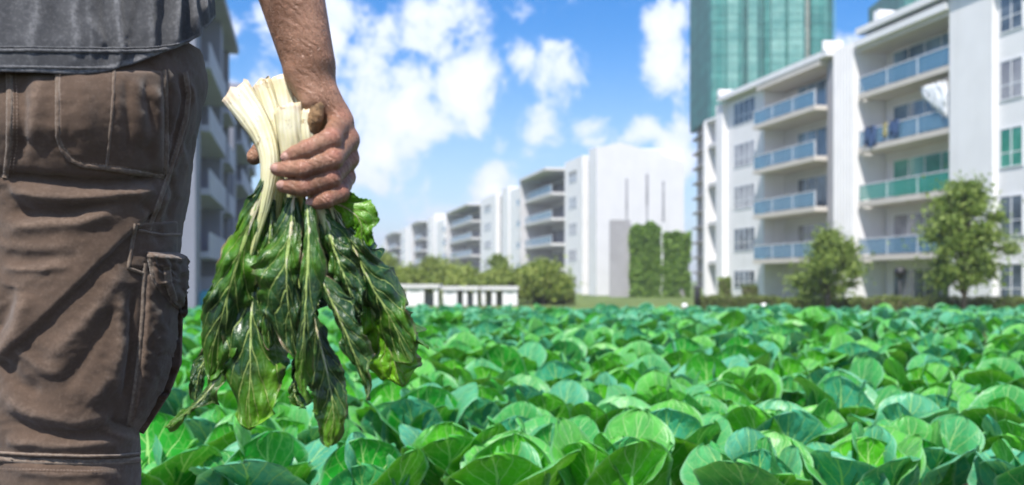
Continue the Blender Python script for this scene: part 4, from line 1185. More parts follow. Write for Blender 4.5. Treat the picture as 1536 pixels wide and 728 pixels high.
def band(name, poly, width, off, mat, parent, tree_=None, step=4.0):
    """a raised strip of cloth sewn along a line on the surface"""
    pts = []
    for i in range(len(poly) - 1):
        a = Vector(poly[i]); b_ = Vector(poly[i + 1]); n = max(1, int((b_ - a).length / step))
        pts += [a.lerp(b_, k / n) for k in range(n)]
    pts.append(Vector(poly[-1])); V = []; F = []; prof = [(-.5, -.0025), (-.42, .75), (-.2, 1), (.2, 1), (.42, .75), (.5, -.0025)]
    rows_ = 0
    for i, p in enumerate(pts):
        tg = (pts[min(i + 1, len(pts) - 1)] - pts[max(i - 1, 0)]).normalized(); nn = Vector((-tg.y, tg.x)); row = []
        for (s_, hgt) in prof:
            q = p + nn * s_ * width; h_ = hit(q.x, q.y, tree_)
            if h_ is None: row = None; break
            pk = .35 * off * noise.noise(Vector((q.x * .22, q.y * .22, 1.0)))
            row.append(tuple(h_[0] + h_[1] * (off * hgt + pk * (hgt > 0) - .001 * (hgt < 0))))
        if row: V += row; rows_ += 1
    if rows_ < 2: return None
    me = mesh_np(name, V, grid_faces(len(prof), rows_), True)
    at_ = me.attributes.new('wear', 'FLOAT', 'POINT'); at_.data.foreach_set('value', [1.0 if .5 < h < 1 else .35 for _ in range(rows_) for (_s, h) in prof])
    return link(name, me, M[mat], parent)
def stitches(name, poly, parent, tree_=None, off=.0012, ln=3.0, gap=2.0, wd=.9):
    V = []; F = []
    for i in range(len(poly) - 1):
        a = Vector(poly[i]); b_ = Vector(poly[i + 1]); L_ = (b_ - a).length; tg = (b_ - a) / L_; nn = Vector((-tg.y, tg.x)); s_ = 0
        while s_ + ln < L_:
            c = []
            for (u_, w_) in ((0, -wd / 2), (ln, -wd / 2), (ln, wd / 2), (0, wd / 2)):
                q = a + tg * (s_ + u_) + nn * w_; h_ = hit(q.x, q.y, tree_)
                if h_: c.append(tuple(h_[0] + h_[1] * off))
            if len(c) == 4: n = len(V); V += c; F.append((n, n + 1, n + 2, n + 3))
            s_ += ln + gap
    if not F: return
    return link(name, mesh_np(name, V, F, False), M['thread'], parent)
def patch(name, left, right, off, mat, parent, bulge=0.0, n=26, m_=34, sag=0.0, tree_=None, edge=.10):
    """a pocket or flap: a sheet of cloth lying off the surface, its edges turned down to it"""
    def at_poly(poly, f):
        L_ = [0]
        for i in range(len(poly) - 1): L_.append(L_[-1] + math.dist(poly[i], poly[i + 1]))
        s_ = f * L_[-1]
        for i in range(len(poly) - 1):
            if s_ <= L_[i + 1] + 1e-9:
                k = (s_ - L_[i]) / max(1e-9, L_[i + 1] - L_[i]); return (poly[i][0] + (poly[i + 1][0] - poly[i][0]) * k, poly[i][1] + (poly[i + 1][1] - poly[i][1]) * k)
    V = []; W = []
    for j in range(m_):
        fv_ = j / (m_ - 1); a = at_poly(left, fv_); b_ = at_poly(right, fv_)
        for i in range(n):
            fu = i / (n - 1); x, y = a[0] + (b_[0] - a[0]) * fu, a[1] + (b_[1] - a[1]) * fu
            h_ = hit(x, y, tree_)
            if h_ is None:                      # past the outline of the leg: the cloth stands off sideways
                lo_, hi_ = x - 90, x
                for _ in range(12):
                    md_ = (lo_ + hi_) / 2
                    if hit(md_, y, tree_) is None: hi_ = md_
                    else: lo_ = md_
                h_ = hit(lo_ - .5, y, tree_) or (Vector(PX(x, y, 1.15)), Vector((0, -1, 0)))
                ex = (x - lo_) / FPX * h_[0].y
                loc = h_[0] + Vector((ex, .25 * ex, 0)); nrm = Vector((.75, -.65, 0)); ooff = .25
            else: loc, nrm = h_; ooff = 1.0; nrm = (nrm + Vector((0, -.6, 0))).normalized()
            eu = min(1, min(fu, 1 - fu) / edge); ev = min(1, min(fv_, 1 - fv_) / edge); e_ = math.sqrt(max(0, eu)) * math.sqrt(max(0, ev))
            bl_ = bulge * math.sin(math.pi * fu) * math.sin(math.pi * min(1, fv_ + .05)) ** .7
            wob = .3 * off * noise.noise(Vector((x * .12, y * .12, 2)))
            V.append(tuple(loc + nrm * (((off + wob) * e_ + bl_) * ooff - .0012 * (1 - e_)))); W.append(1.0 if .3 < e_ < .95 else (.0 if e_ >= .95 else .5))
    me = mesh_np(name, V, grid_faces(n, m_), True)
    at_ = me.attributes.new('wear', 'FLOAT', 'POINT'); at_.data.foreach_set('value', W)
    return link(name, me, M[mat], parent)

# back pocket with its flap pleat and stitching
bpk_l = [(86, 104), (86, 205), (92, 224), (104, 238), (124, 247), (146, 250)]
bpk_r = [(247, 104), (247, 200), (249, 232), (248, 250), (240, 262), (232, 264)]
bpk = patch('back_pocket', [(86, 104), (86, 208), (93, 226), (106, 240), (124, 247)], [(247, 104), (248, 210), (248, 236), (248, 252), (246, 265)], .0022, 'trouser', trousers, edge=.05, n=40, m_=40)
band('pocket_hem', [(87, 108), (87, 206), (94, 225), (106, 239), (126, 248), (175, 254), (245, 265)], 8, .0026, 'seam', trousers, step=3)
band('pocket_pleat', [(171, 106), (168, 160), (163, 210), (159, 253)], 5, .0030, 'seam', trousers)
stitches('pocket_stitching', [(92, 108), (92, 205), (98, 221), (110, 234), (128, 243), (176, 249), (245, 259)], trousers, off=.0042)
band('pocket_edge', [(246, 106), (249, 160), (249, 230), (247, 262)], 5, .0030, 'seam', trousers)
band('side_seam', [(277, 108), (283, 140), (279, 175), (268, 215), (254, 258), (238, 305), (222, 345)], 7, .0022, 'seam', trousers)
stitches('side_stitching', [(273, 110), (278, 142), (274, 175), (263, 214), (249, 258)], trousers, off=.0022)
band('centre_seam', [(14, 104), (15, 160), (14, 220), (8, 268)], 9, .0024, 'seam', trousers)
stitches('centre_stitching', [(20, 104), (21, 160), (20, 220), (15, 262)], trousers, off=.002)
stitches('centre_stitching', [(25, 104), (26, 160), (25, 220), (20, 262)], trousers, off=.002)
# cargo pocket: yoke, bellows body, piping, flap
patch('pocket_yoke', [(204, 334), (197, 370), (191, 402)], [(268, 330), (268, 372), (266, 408)], .0022, 'trouser', trousers, edge=.06)
band('yoke_hem', [(203, 336), (197, 370), (192, 402), (214, 410)], 5, .0026, 'seam', trousers)
band('yoke_hem', [(205, 345), (240, 352), (268, 352)], 5, .0030, 'seam', trousers)
patch('cargo_pocket', [(217, 405), (214, 470), (208, 540), (200, 600), (192, 640)], [(276, 420), (274, 490), (272, 545), (254, 592), (216, 652)], .006, 'trouser', trousers, bulge=.010, n=34, m_=60, edge=.08)
band('pocket_piping', [(217, 395), (214, 470), (208, 540), (200, 600), (192, 640)], 7, .0032, 'seam', trousers)
flap_l = [(217, 377), (222, 398), (226, 425), (240, 448), (262, 466)]
flap_r = [(270, 379), (277, 405), (280, 440), (280, 470), (276, 478)]
flap = patch('pocket_flap', flap_l, flap_r, .016, 'trouser', trousers, bulge=.004, edge=.07, n=30, m_=40)
fb_ = BVHTree.FromObject(flap, bpy.context.evaluated_depsgraph_get()) if False else BVHTree.FromPolygons([v_.co[:] for v_ in flap.data.vertices], [p.vertices[:] for p in flap.data.polygons])
band('flap_hem', [(224, 388), (227, 400), (231, 424), (244, 445), (262, 460), (274, 470)], 5, .0016, 'seam', trousers, fb_, step=2)
band('flap_hem', [(222, 384), (245, 386), (272, 388)], 5, .0016, 'seam', trousers, fb_, step=2)
band('flap_tab', [(250, 400), (253, 425), (262, 452)], 12, .0012, 'seam', trousers, fb_, step=2)
# knee zip seam
band('knee_seam', [(-28, 686), (0, 689), (60, 692), (130, 694), (180, 693), (212, 689)], 9, .0032, 'seam', trousers)
band('knee_seam', [(-28, 676), (0, 679), (60, 682), (130, 684), (180, 683), (212, 680)], 4, .0028, 'seam', trousers)
stitches('knee_stitching', [(-20, 700), (0, 702), (60, 705), (130, 707), (205, 702)], trousers, off=.0022)

# ---- shirt
SD = 1.13
def srow(z, xl, xr, yn, yf): return (z, PXM(xl), PXM(xr, 1.215), yn, yf)
zh = PZM(106, 1.02)
srows = [srow(zh, -316, 325, 1.020, 1.345), srow(zh + .03, -314, 326, 1.022, 1.34), srow(zh + .07, -308, 320, 1.028, 1.335), srow(zh + .12, -302, 314, 1.040, 1.33),
         srow(zh + .22, -296, 308, 1.05, 1.325), srow(zh + .35, -300, 312, 1.045, 1.325), srow(zh + .48, -290, 305, 1.06, 1.315), srow(zh + .56, -230, 245, 1.09, 1.29), srow(zh + .60, -110, 126, 1.12, 1.27)]
SV, SF = loft(srows, 420, 240, 2.35)
# the hem rises at the sides
ctr = (SV[:, 0].max() + SV[:, 0].min()) / 2; hwid = (SV[:, 0].max() - SV[:, 0].min()) / 2
ux = np.abs(SV[:, 0] - ctr) / hwid
lowf = np.clip(1 - (SV[:, 2] - zh) / .25, 0, 1)
SV[:, 2] += .062 * np.clip((ux - .55) / .45, 0, 1) ** 2 * lowf
SV[:, 2] += .11 * np.clip((SV[:, 1] - 1.13) / .2, 0, 1) * lowf
SN = normals_of(SV, SF)
SV = fbm_disp(SV, SN, .0030, 9, 60); SN = normals_of(SV, SF)
sr = [([(176, -40), (174, 0), (178, 45), (182, 70), (178, 104)], 7, 6.0), ([(160, -30), (158, 10), (162, 60), (164, 104)], 9, -5), ([(270, -40), (266, 0), (262, 40), (260, 78)], 6, 6.5),
      ([(250, -30), (250, 10), (246, 50), (244, 90)], 8, -5), ([(288, -20), (290, 20), (296, 50), (304, 76)], 6, 5), ([(280, 10), (278, 50), (282, 84)], 6, -4),
      ([(230, -30), (226, 20), (228, 60), (224, 100)], 9, 3.5), ([(205, -20), (206, 20), (200, 60), (204, 100)], 9, -3.5), ([(120, -20), (110, 20), (116, 60), (110, 100)], 13, 4),
      ([(90, -20), (84, 20), (90, 60)], 11, -3.5), ([(50, -20), (56, 20), (46, 60), (50, 100)], 14, 3.5), ([(20, -20), (16, 20), (20, 60)], 11, -3.0), ([(130, 30), (150, 50), (160, 70)], 6, 3),
      ([(306, -10), (310, 20), (316, 50)], 5, 4), ([(136, -20), (132, 20), (138, 60), (136, 100)], 6, 2.5)]
SV, sw = apply_folds(SV, SN, sr, [])
SN = normals_of(SV, SF)
SV = SV + SN * np.array([.0014 * (.5 - abs(noise.noise(Vector((p[0] * 34, p[1] * 30, p[2] * 16)))) * 2.2) for p in SV])[:, None]
SV = fbm_disp(SV, SN, .0006, 60, 5)
rowi = np.arange(len(SV)) // 420
sw = np.maximum(sw * .8, np.where(rowi < 3, .8, 0))
sm = mesh_np('shirt', SV, SF, True)
wa = sm.attributes.new('wear', 'FLOAT', 'POINT'); wa.data.foreach_set('value', sw.astype(np.float32))
shirt = link('shirt', sm, M['shirt'], person)
sdm = shirt.modifiers.new('thick', 'SOLIDIFY'); sdm.thickness = .0022; sdm.offset = -1
sb = BVHTree.FromPolygons(SV.tolist(), SF)
def hemline(dy): return [(-30, 104 + dy), (40, 104 + dy), (100, 105 + dy), (160, 105.5 + dy), (220, 105 + dy), (258, 101 + dy), (285, 94 + dy), (305, 86 + dy), (318, 79 + dy)]
band('hem_seam', hemline(-28), 5, .0022, 'shirt', shirt, sb, step=2.5)
band('hem_seam', hemline(-33), 2.5, .0016, 'shirt', shirt, sb, step=2.5)
band('hem_edge', hemline(-3), 4, .0018, 'shirt', shirt, sb, step=2.5)
# sleeves
for s_, pts in ((1, [bp(.16, 0, 1.40), (bp(.20, 0, 1.38) + ELB) / 2, bp(.20, 0, 1.38) * .25 + ELB * .75]), (-1, [bp(-.16, 0, 1.40), bp(-.25, 0, 1.24), bp(-.28, 0, 1.16)])):
    mb = MB().tube([tuple(p) for p in pts], [.088, .080, .078], 24); mb.f = mb.f[:-2]
    o = mb.build('sleeve', M['shirt'], shirt, smooth=True); o.modifiers.new('thick', 'SOLIDIFY').thickness = .003
# hair and boots (above and below the picture)
hm = MB(); hb = bp(0, -.012, 1.715)
hm.tube([tuple(hb + np.array((0, dy, dz))) for dy, dz in ((-.0, -.075), (-.005, -.04), (-.004, .0), (.004, .045), (.01, .08), (.012, .098))], [.080, .098, .103, .092, .058, .012], 24)
hm.build('hair', plain('dark_hair', (.03, .02, .015), .6, .2, 60), person, smooth=True)
for s_ in (-1, 1):
    bo = MB(); f0 = bp(s_ * .075, -.02, 0)
    bo.tube([tuple(f0 + np.array((0, dy, dz))) for dy, dz in ((-.045, .20), (-.04, .12), (-.02, .075), (.05, .055), (.13, .045), (.19, .04), (.205, .038))], [.056, .058, .062, .054, .048, .034, .012], 16)
    o = bo.build('boot', plain('brown_boot_leather', (.06, .035, .02), .5, .2, 20), person, smooth=True)
    so_ = MB().box(f0[0] - .048, f0[0] + .048, f0[1] - .09, f0[1] + .20, GZ - .005, GZ + .022); so_.build('sole', M['black'], o, bevel=.01)
#@@PART5
# ------------------------------------------------------------------ the bunch of chard
def chard_mat():
    m, t, b = new_mat('chard_leaf')
    fac, x, vv, dd, uv = vein_mask(t, 6.5, 2.4, .07, .095, 9.0, .05, .12)
    oi = t.node('ShaderNodeObjectInfo'); g = t.node('ShaderNodeNewGeometry')
    at = t.node('ShaderNodeAttribute', attribute_name='fresh')
    v = t.node('ShaderNodeTexCoord').outputs['Object']
    n = t.noise(v, 28, 5, .6); n2 = t.noise(v, 9, 4, .6)
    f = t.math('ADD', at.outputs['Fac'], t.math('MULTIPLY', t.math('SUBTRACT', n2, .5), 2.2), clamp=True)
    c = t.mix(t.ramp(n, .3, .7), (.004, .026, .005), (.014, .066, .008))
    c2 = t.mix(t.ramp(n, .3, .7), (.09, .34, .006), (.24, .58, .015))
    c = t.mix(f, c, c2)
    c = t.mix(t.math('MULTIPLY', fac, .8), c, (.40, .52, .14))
    brown = t.math('MULTIPLY', t.ramp(x, .78, 1.0), t.ramp(t.noise(v, 18, 3, .6), .48, .62))
    c = t.mix(t.math('MULTIPLY', brown, .85), c, (.26, .17, .11))
    c = t.mix(t.ramp(t.noise(v, 240, 2, .5), .70, .76, 0, .5), c, (.30, .33, .14))
    c = t.mix(t.math('MULTIPLY', g.outputs['Backfacing'], .25), c, (.14, .20, .09))
    t.l.new(c, b.inputs['Base Color'])
    b.inputs['Roughness'].default_value = .38; b.inputs['Specular IOR Level'].default_value = .6
    b.inputs['Coat Weight'].default_value = .1; b.inputs['Coat Roughness'].default_value = .2
    hgt = t.math('ADD', t.math('MULTIPLY', fac, -1.0), t.math('ADD', t.math('MULTIPLY', t.noise(v, 70, 4, .6), .9), t.math('MULTIPLY', t.noise(v, 220, 4, .65), .35)))
    t.l.new(t.bump(hgt, 1.0, .0020), b.inputs['Normal'])
    tr = t.node('ShaderNodeBsdfTranslucent'); t.l.new(t.mix(.5, c, (.22, .42, .01)), tr.inputs[0])
    ms = t.node('ShaderNodeMixShader'); t.l.new(t.math('MULTIPLY_ADD', f, .22, .10), ms.inputs[0])
    t.l.new(b.outputs[0], ms.inputs[1]); t.l.new(tr.outputs[0], ms.inputs[2])
    t.l.new(ms.outputs[0], t.n['Material Output'].inputs[0])
    return m
M['chard'] = chard_mat()
def stalk_mat():
    m, t, b = new_mat('chard_stalk')
    v = t.node('ShaderNodeTexCoord').outputs['Object']
    uvn = t.node('ShaderNodeUVMap'); uvn.uv_map = 'UVMap'; sp = t.node('ShaderNodeSeparateXYZ'); t.l.new(uvn.outputs[0], sp.inputs[0])
    fib = t.math('SINE', t.math('MULTIPLY', t.math('ADD', sp.outputs[0], t.math('MULTIPLY', t.noise(v, 30, 2), .08)), 95))
    n = t.noise(v, 26, 5, .6)
    c = t.mix(t.ramp(n, .35, .7), (.62, .56, .34), (.74, .70, .52))
    c = t.mix(t.math('MULTIPLY', t.ramp(sp.outputs[1], .35, .9), .75), c, (.52, .60, .20))
    c = t.mix(t.ramp(fib, .5, 1, 0, .22), c, (.50, .52, .22))
    c = t.mix(t.math('MULTIPLY', t.ramp(sp.outputs[1], .08, .0), t.ramp(n, .3, .6, .15, .8)), c, (.66, .50, .36))
    c = t.mix(t.ramp(t.noise(v, 62, 3, .6), .60, .70, 0, .8), c, (.24, .16, .06))
    t.l.new(c, b.inputs['Base Color']); b.inputs['Roughness'].default_value = .38
    b.inputs['Subsurface Weight'].default_value = .25; b.inputs['Subsurface Scale'].default_value = .006; b.inputs['Subsurface Radius'].default_value = (1, .8, .4)
    t.l.new(t.bump(t.math('ADD', t.math('MULTIPLY', fib, .4), n), .45, .0012), b.inputs['Normal'])
    return m
M['stalk'] = stalk_mat()
M['root'] = plain('brown_root_end', (.22, .13, .06), .8, .5, 90, .6, bscale=120)

def catmull(pts, n):
    P_ = np.array(pts, float); P_ = np.vstack([2 * P_[0] - P_[1], P_, 2 * P_[-1] - P_[-2]]); k = len(pts) - 1; out = []
    L_ = np.concatenate([[0], np.cumsum(np.linalg.norm(np.diff(P_[1:-1, :2], axis=0), axis=1))]); L_ /= L_[-1]
    for s_ in np.linspace(0, 1, n):
        i = min(k - 1, max(0, int(np.searchsorted(L_, s_, side='right')) - 1)); t_ = (s_ - L_[i]) / max(1e-9, L_[i + 1] - L_[i])
        p0, p1, p2, p3 = P_[i], P_[i + 1], P_[i + 2], P_[i + 3]
        out.append(.5 * (2 * p1 + (p2 - p0) * t_ + (2 * p0 - 5 * p1 + 4 * p2 - p3) * t_ ** 2 + (3 * p1 - p0 - 3 * p2 + p3) * t_ ** 3))
    return np.array(out)
def stalk_mesh(path, wid, thick, parent, name='stalk', cut=True, mat='stalk', groove=.5, twist=0.0, seed=0):
    """a fleshy grooved stalk: crescent section swept along px,py,d points; wid, thick in px along it"""
    n = 46; seg = 22; Q = catmull(path, n); Wd = np.interp(np.linspace(0, 1, n), np.linspace(0, 1, len(wid)), wid) * K; Tk = np.interp(np.linspace(0, 1, n), np.linspace(0, 1, len(thick)), thick) * K
    V = []; UV = []
    pts = [Vector(PX(*q)) for q in Q]
    for i, p in enumerate(pts):
        tg = (pts[min(i + 1, n - 1)] - pts[max(i - 1, 0)]).normalized()
        nr = Vector((0, -1, 0)); nr = (nr - tg * nr.dot(tg)).normalized(); nr.rotate(Matrix.Rotation(twist * (1 - i / n), 3, tg)); sd = tg.cross(nr)
        for k in range(seg):
            a = 2 * math.pi * k / seg; cx_, sy = math.cos(a), math.sin(a)
            off = Tk[i] / 2 * sy - groove * Tk[i] * (cx_ ** 2) * .9
            rib = 1 + .05 * math.cos(9 * a)
            jag = 0
            if cut and i == 0: jag = .006 * noise.noise(Vector((k * .7, seed, 0))) + .0035 * cx_
            V.append(tuple(p + sd * (cx_ * Wd[i] / 2 * rib) + nr * off * rib + tg * jag + nr * .0012 * noise.noise(Vector((i * .2, k * .5, seed))))); UV.append((k / seg * 1.0, i / (n - 1)))
    F = grid_faces(seg, n, True); F.append(tuple(reversed(range(seg)))); F.append(tuple((n - 1) * seg + k for k in range(seg)))
    me = mesh_np(name, V, F, True, UV); me.materials.append(M[mat]); o = link(name, me, None, parent); return o
chard = empty('chard_bunch', PX(448, 245, 1.07), 0, 'bunch of dark green crinkled chard with cream stalks, held hanging in the right hand', 'chard')
INV = Matrix.Translation(-chard.location)
def rel(o): o.matrix_parent_inverse = INV; return o
def chard_leaf(path, wl, wr, fold=.5, roll=0.0, ruf=.010, puck=.0030, fresh=0.0, seed=0, rib=(7, 2), curl=0.0, foldr=None, freshtip=.3, petiole=None, blunt=True):
    """path: midrib from the grip to the tip (px,py,d); wl/wr: half widths in px left and right of it at even stations"""
    puck *= .78; fold *= 1.3; ruf *= 1.25
    nu, nv = 47, 96; Q = catmull([(x_, y__, 1.07 + (d_ - 1.07) * 1.5) for x_, y__, d_ in path], nv); pts = [Vector(PX(*q)) for q in Q]
    ss = np.linspace(0, 1, nv)
    def prof(w_):
        w_ = list(w_); w_[-1] = max(w_[-1], .72 * w_[-2]) if blunt else w_[-1]
        x = np.linspace(0, 1, len(w_)); 
        y = np.interp(ss, x, w_); ker = np.hanning(13); ker /= ker.sum(); yp = np.pad(y, 6, mode='edge'); return np.convolve(yp, ker, 'valid') * K
    WL, WRr = prof(wl), prof(wr); V = []; UV = []; FR = []
    tipf = np.sqrt(np.clip(1 - ((ss - .84) / .16).clip(0, 1) ** 2, 0, 1)); WL = WL * (.04 + .96 * tipf); WRr = WRr * (.04 + .96 * tipf)
    for j, p in enumerate(pts):
        tg = (pts[min(j + 1, nv - 1)] - pts[max(j - 1, 0)]).normalized()
        nr = Vector((0, -1, 0)); nr = (nr - tg * nr.dot(tg)).normalized(); nr.rotate(Matrix.Rotation(roll, 3, tg)); sd = tg.cross(nr)
        if sd.x < 0 and abs(roll) < 1.5: sd = -sd
        v_ = j / (nv - 1)
        for i in range(nu):
            u_ = i / (nu - 1) * 2 - 1; au = abs(u_); w_ = (WRr[j] if u_ > 0 else WL[j])
            fl = fold if u_ < 0 or foldr is None else foldr
            ang = fl * (au ** .8) + curl * au ** 3
            lat = au * w_ * math.cos(min(ang, 1.35)) if ang < 1.35 else au * w_ * .22
            dep = -au * w_ * math.sin(ang) * 1.05
            k = 6.28 * (6.5 * v_ - 2.4 / 2 * au ** .85 * 1.0 + (.225 if u_ > 0 else 0))
            pk = .8 * puck * (1 - abs(math.sin(k / 2))) * -1.6 * min(1, au * 5) * min(1, v_ * 6) + puck * .8
            pk += puck * 1.5 * noise.noise(Vector((u_ * 3.1 + seed * 7, v_ * 9, seed))) * min(1, au * 4) + puck * .45 * noise.noise(Vector((u_ * 8 + seed, v_ * 22, seed + 4)))
            ru = 1.35 * ruf * au ** 2 * (math.sin(13 * v_ + seed * 2.1 + (2 if u_ > 0 else 0)) + .35 * math.sin(31 * v_ + seed) + 1.2 * noise.noise(Vector((v_ * 12, seed, u_)))) * min(1, v_ * 4)
            wob = 1 + .13 * au ** 3 * noise.noise(Vector((v_ * 40, seed, 5 if u_ > 0 else 1))) + .10 * au * math.sin(23 * v_ + seed * 1.7 + (1 if u_ > 0 else 0)) + .08 * au * noise.noise(Vector((v_ * 16, seed, 9 if u_ > 0 else 2)))
            q = p + sd * (math.copysign(lat, u_) * wob) + nr * (dep + pk + ru) + tg * (ruf * .5 * au ** 2 * math.sin(27 * v_ + seed))
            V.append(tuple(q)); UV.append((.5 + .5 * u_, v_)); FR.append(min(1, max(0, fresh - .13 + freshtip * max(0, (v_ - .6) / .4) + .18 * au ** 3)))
    me = mesh_np('leaf', V, grid_faces(nu, nv), True, UV); me.materials.append(M['chard'])
    a = me.attributes.new('fresh', 'FLOAT', 'POINT'); a.data.foreach_set('value', FR)
    o = rel(link('leaf', me, None, chard))
    md = o.modifiers.new('thick', 'SOLIDIFY'); md.thickness = .0007
    if rib:
        m_ = int(nv * .80); idx = np.linspace(0, m_, 12).astype(int)
        rp = []
        for q in idx: x, y, d = Q[q]; rp.append((x, y, d - .0012))
        pre = petiole or []
        stalk_mesh(pre + rp, ([rib[0]] * len(pre)) + [rib[0], rib[0] * .45 + rib[1] * .55, rib[1] * .8, rib[1] * .3], ([rib[0] * .6] * len(pre)) + [rib[0] * .5, rib[1] * .8, rib[1] * .6, rib[1] * .3], o, 'stalk', seed=seed, groove=.25)
    return o
D = 1.07
# --- leaves at the back of the bunch (away from the camera) first
chard_leaf([(440, 290, D + .02), (445, 360, D + .035), (448, 430, D + .04), (446, 510, D + .035)], [18, 50, 58, 50, 15], [18, 50, 58, 46, 12], .25, seed=1, fresh=-.3, freshtip=.1, rib=None)  # this leaf and the next two darkened in colour, as shade inside the bunch
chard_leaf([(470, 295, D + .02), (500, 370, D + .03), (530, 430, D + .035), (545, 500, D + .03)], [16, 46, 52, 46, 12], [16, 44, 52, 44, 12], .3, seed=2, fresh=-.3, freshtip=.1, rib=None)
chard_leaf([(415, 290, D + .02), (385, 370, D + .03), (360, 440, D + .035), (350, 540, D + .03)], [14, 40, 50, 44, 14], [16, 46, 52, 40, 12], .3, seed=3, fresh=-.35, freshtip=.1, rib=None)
chard_leaf([(486, 300, D - .006), (520, 312, D - .012), (541, 335, D - .014), (540, 378, D - .008)], [8, 22, 26, 20, 6], [8, 26, 30, 22, 6], .15, .3, ruf=.003, puck=.0012, fresh=1.4, seed=4, rib=(6, 2))
chard_leaf([(500, 320, D + .015), (548, 385, D + .015), (578, 440, D + .012), (598, 490, D + .01)], [8, 26, 30, 26, 8], [8, 20, 20, 18, 6], .5, .3, ruf=.009, fresh=.05, seed=5, rib=(6, 2))
# left outer leaf, folded and shiny
chard_leaf([(402, 262, D - .02), (380, 320, D - .022), (358, 385, D - .02), (338, 450, D - .016), (322, 510, D - .01), (316, 560, D)], [10, 24, 34, 42, 40, 16], [12, 34, 42, 46, 44, 16], .62, -.25, ruf=.010, puck=.0036, fresh=.22, seed=6, rib=(13, 4), foldr=.35)
# thin leaf end blown out to the left
chard_leaf([(352, 510, D + .004), (326, 568, D + .0), (296, 605, D - .005), (252, 643, D - .01)], [5, 16, 24, 20, 3], [5, 12, 14, 10, 3], .5, .6, ruf=.004, puck=.0014, fresh=.30, seed=7, blunt=False, rib=(6, 3))
chard_leaf([(335, 490, D + .012), (312, 530, D + .010), (298, 560, D + .006), (292, 602, D + .004)], [4, 12, 16, 14, 4], [4, 14, 18, 14, 4], .5, -.3, ruf=.006, puck=.002, fresh=-.1, seed=8, rib=(5, 2))
# lower left leaf with the long pale rib
chard_leaf([(392, 300, D - .004), (384, 380, D - .004), (378, 460, D - .006), (374, 550, D - .010), (376, 645, D - .006)], [5, 16, 44, 55, 50, 14], [5, 14, 36, 52, 56, 14], .35, 0.0, ruf=.009, puck=.0036, fresh=.12, freshtip=.55, seed=9, rib=(8, 5))
# centre left broad leaf
chard_leaf([(440, 298, D - .018), (436, 350, D - .026), (430, 400, D - .030), (432, 460, D - .028), (446, 540, D - .018)], [10, 40, 60, 42, 8], [8, 22, 20, 18, 6], .35, -.1, ruf=.005, puck=.0022, fresh=-.02, seed=10, blunt=False, rib=(7, 3), freshtip=.05)
# narrow curled strip in the middle
chard_leaf([(462, 306, D - .030), (464, 370, D - .040), (460, 440, D - .044), (455, 520, D - .042), (452, 570, D - .036), (462, 606, D - .034)], [12, 26, 25, 26, 24, 8], [10, 24, 26, 22, 14, 6], .75, .25, ruf=.006, puck=.0030, fresh=.22, freshtip=.3, seed=11, blunt=False, rib=(5, 2))
# dark right middle leaf
chard_leaf([(484, 312, D - .012), (498, 360, D - .020), (516, 415, D - .022), (538, 470, D - .016)], [10, 26, 26, 20, 6], [8, 28, 34, 26, 6], .5, .1, ruf=.006, fresh=-.05, seed=12, rib=(10, 3), freshtip=0)
# hanging bottom leaf, rounded tip
chard_leaf([(468, 470, D - .010), (482, 520, D - .012), (494, 575, D - .014), (500, 625, D - .014), (496, 668, D - .010)], [6, 26, 36, 40, 34, 10], [6, 18, 26, 28, 26, 10], .28, .05, ruf=.004, puck=.0018, fresh=.05, seed=13, rib=(5, 3), foldr=.8)
chard_leaf([(452, 520, D + .010), (446, 560, D + .008), (442, 590, D + .006), (455, 612, D + .004)], [4, 10, 14, 12, 4], [4, 12, 14, 10, 3], .5, .2, ruf=.006, fresh=.1, seed=14, rib=None)
# grey-green leaf hanging to a point, right of centre
chard_leaf([(480, 412, D - .032), (500, 455, D - .036), (522, 505, D - .036), (540, 555, D - .032), (556, 600, D - .026)], [8, 20, 24, 18, 10, 3], [6, 24, 30, 26, 16, 3], .55, .3, ruf=.005, puck=.0022, fresh=.12, seed=15, blunt=False, rib=(5, 2), freshtip=.1)
# right outer leaves
chard_leaf([(500, 310, D - .006), (530, 370, D - .010), (556, 425, D - .010), (584, 475, D - .006), (618, 545, D)], [8, 20, 36, 44, 40, 10], [8, 26, 36, 42, 34, 8], .5, .15, ruf=.009, puck=.0026, fresh=.10, freshtip=.2, seed=16, rib=(9, 3))
chard_leaf([(540, 430, D + .008), (566, 480, D + .006), (586, 530, D + .006), (604, 580, D + .006)], [6, 28, 40, 40, 14], [6, 28, 44, 42, 14], .3, .1, ruf=.010, puck=.0026, fresh=.8, freshtip=.6, seed=17, rib=(5, 2))
chard_leaf([(550, 395, D + .012), (580, 440, D + .012), (606, 490, D + .012), (642, 520, D + .006)], [5, 20, 30, 24, 4], [5, 20, 24, 18, 4], .6, .2, ruf=.008, fresh=-.05, seed=18, blunt=False, rib=(5, 2))
chard_leaf([(408, 300, D - .012), (404, 370, D - .016), (400, 440, D - .014), (404, 520, D - .008)], [6, 22, 26, 24, 6], [6, 18, 26, 24, 6], .6, -.2, ruf=.006, fresh=-.15, seed=19, rib=(6, 2), freshtip=0)

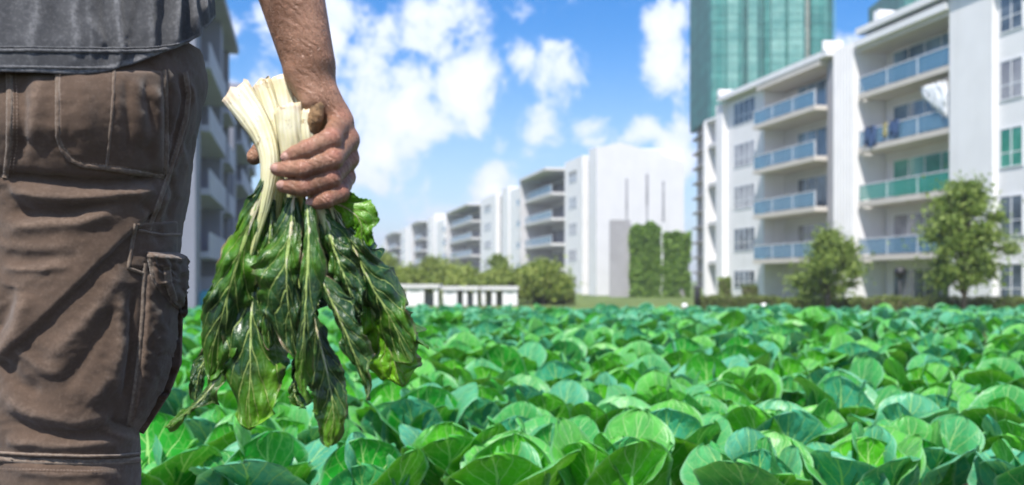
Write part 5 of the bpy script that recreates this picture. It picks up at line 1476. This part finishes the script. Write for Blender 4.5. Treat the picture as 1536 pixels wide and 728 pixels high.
# --- the cream stalks fanning out above the fist
SK = [  # path (px, py, d), widths px, thicknesses px, groove, twist
    ([(352, 134, D - .012), (376, 170, D - .018), (396, 205, D - .024), (404, 245, D - .030), (398, 300, D - .032), (380, 370, D - .028), (366, 420, D - .018)], [52, 44, 32, 25, 16, 8, 3], [12, 13, 13, 12, 8, 5, 2], .45, -.25),
    ([(390, 124, D + .002), (403, 165, D - .004), (414, 205, D - .010), (418, 255, D - .012), (412, 310, D - .008), (400, 380, D + .004)], [34, 34, 28, 24, 16, 5], [14, 14, 14, 14, 10, 4], .4, .1),
    ([(416, 118, D + .010), (424, 160, D + .006), (432, 210, D + .0), (436, 270, D - .004), (436, 350, D + .01)], [46, 44, 38, 28, 6], [18, 18, 16, 14, 5], .35, .1),
    ([(430, 160, D - .022), (434, 190, D - .024), (438, 230, D - .022), (442, 300, D - .018), (440, 360, D - .012)], [44, 42, 34, 22, 5], [22, 22, 20, 14, 4], .3, .0),
    ([(462, 168, D - .016), (459, 200, D - .018), (462, 240, D - .016), (474, 310, D - .012), (484, 370, D - .004)], [30, 32, 28, 18, 5], [20, 20, 18, 12, 4], .25, .3),
    ([(440, 138, D + .014), (450, 175, D + .010), (462, 230, D + .002), (486, 312, D - .004), (498, 370, D + .004)], [34, 34, 30, 18, 5], [18, 18, 16, 12, 4], .3, .2),
    ([(480, 240, D - .004), (488, 290, D - .010), (496, 330, D - .014), (508, 372, D - .018)], [24, 20, 14, 6], [16, 14, 10, 5], .3, .1),
    ([(470, 240, D - .008), (476, 290, D - .016), (484, 326, D - .024), (494, 365, D - .026)], [22, 18, 13, 6], [14, 12, 10, 5], .3, .1)]
for i, (p_, w_, t_, g_, tw) in enumerate(SK): rel(stalk_mesh(p_, w_, t_, chard, 'stalk', True, 'stalk', g_, tw, i + 30))
rel(stalk_mesh([(476, 160, D - .022), (474, 172, D - .024), (471, 186, D - .020), (468, 215, D - .010)], [20, 24, 22, 16], [18, 22, 20, 14], chard, 'root_end', True, 'root', .05, 0, 77))

# ------------------------------------------------------------------ air
m = bpy.data.materials.new('haze_air'); m.use_nodes = True; t = NT(m.node_tree); t.n.clear()
pv = t.node('ShaderNodeVolumePrincipled'); pv.inputs['Color'].default_value = (.93, .94, 1, 1); pv.inputs['Density'].default_value = .0006; pv.inputs['Anisotropy'].default_value = .1
mo = t.node('ShaderNodeOutputMaterial'); t.l.new(pv.outputs[0], mo.inputs['Volume'])
tag(MB().box(-950, 950, -100, 2050, -2.0, 76).build('haze', m), kind='stuff')
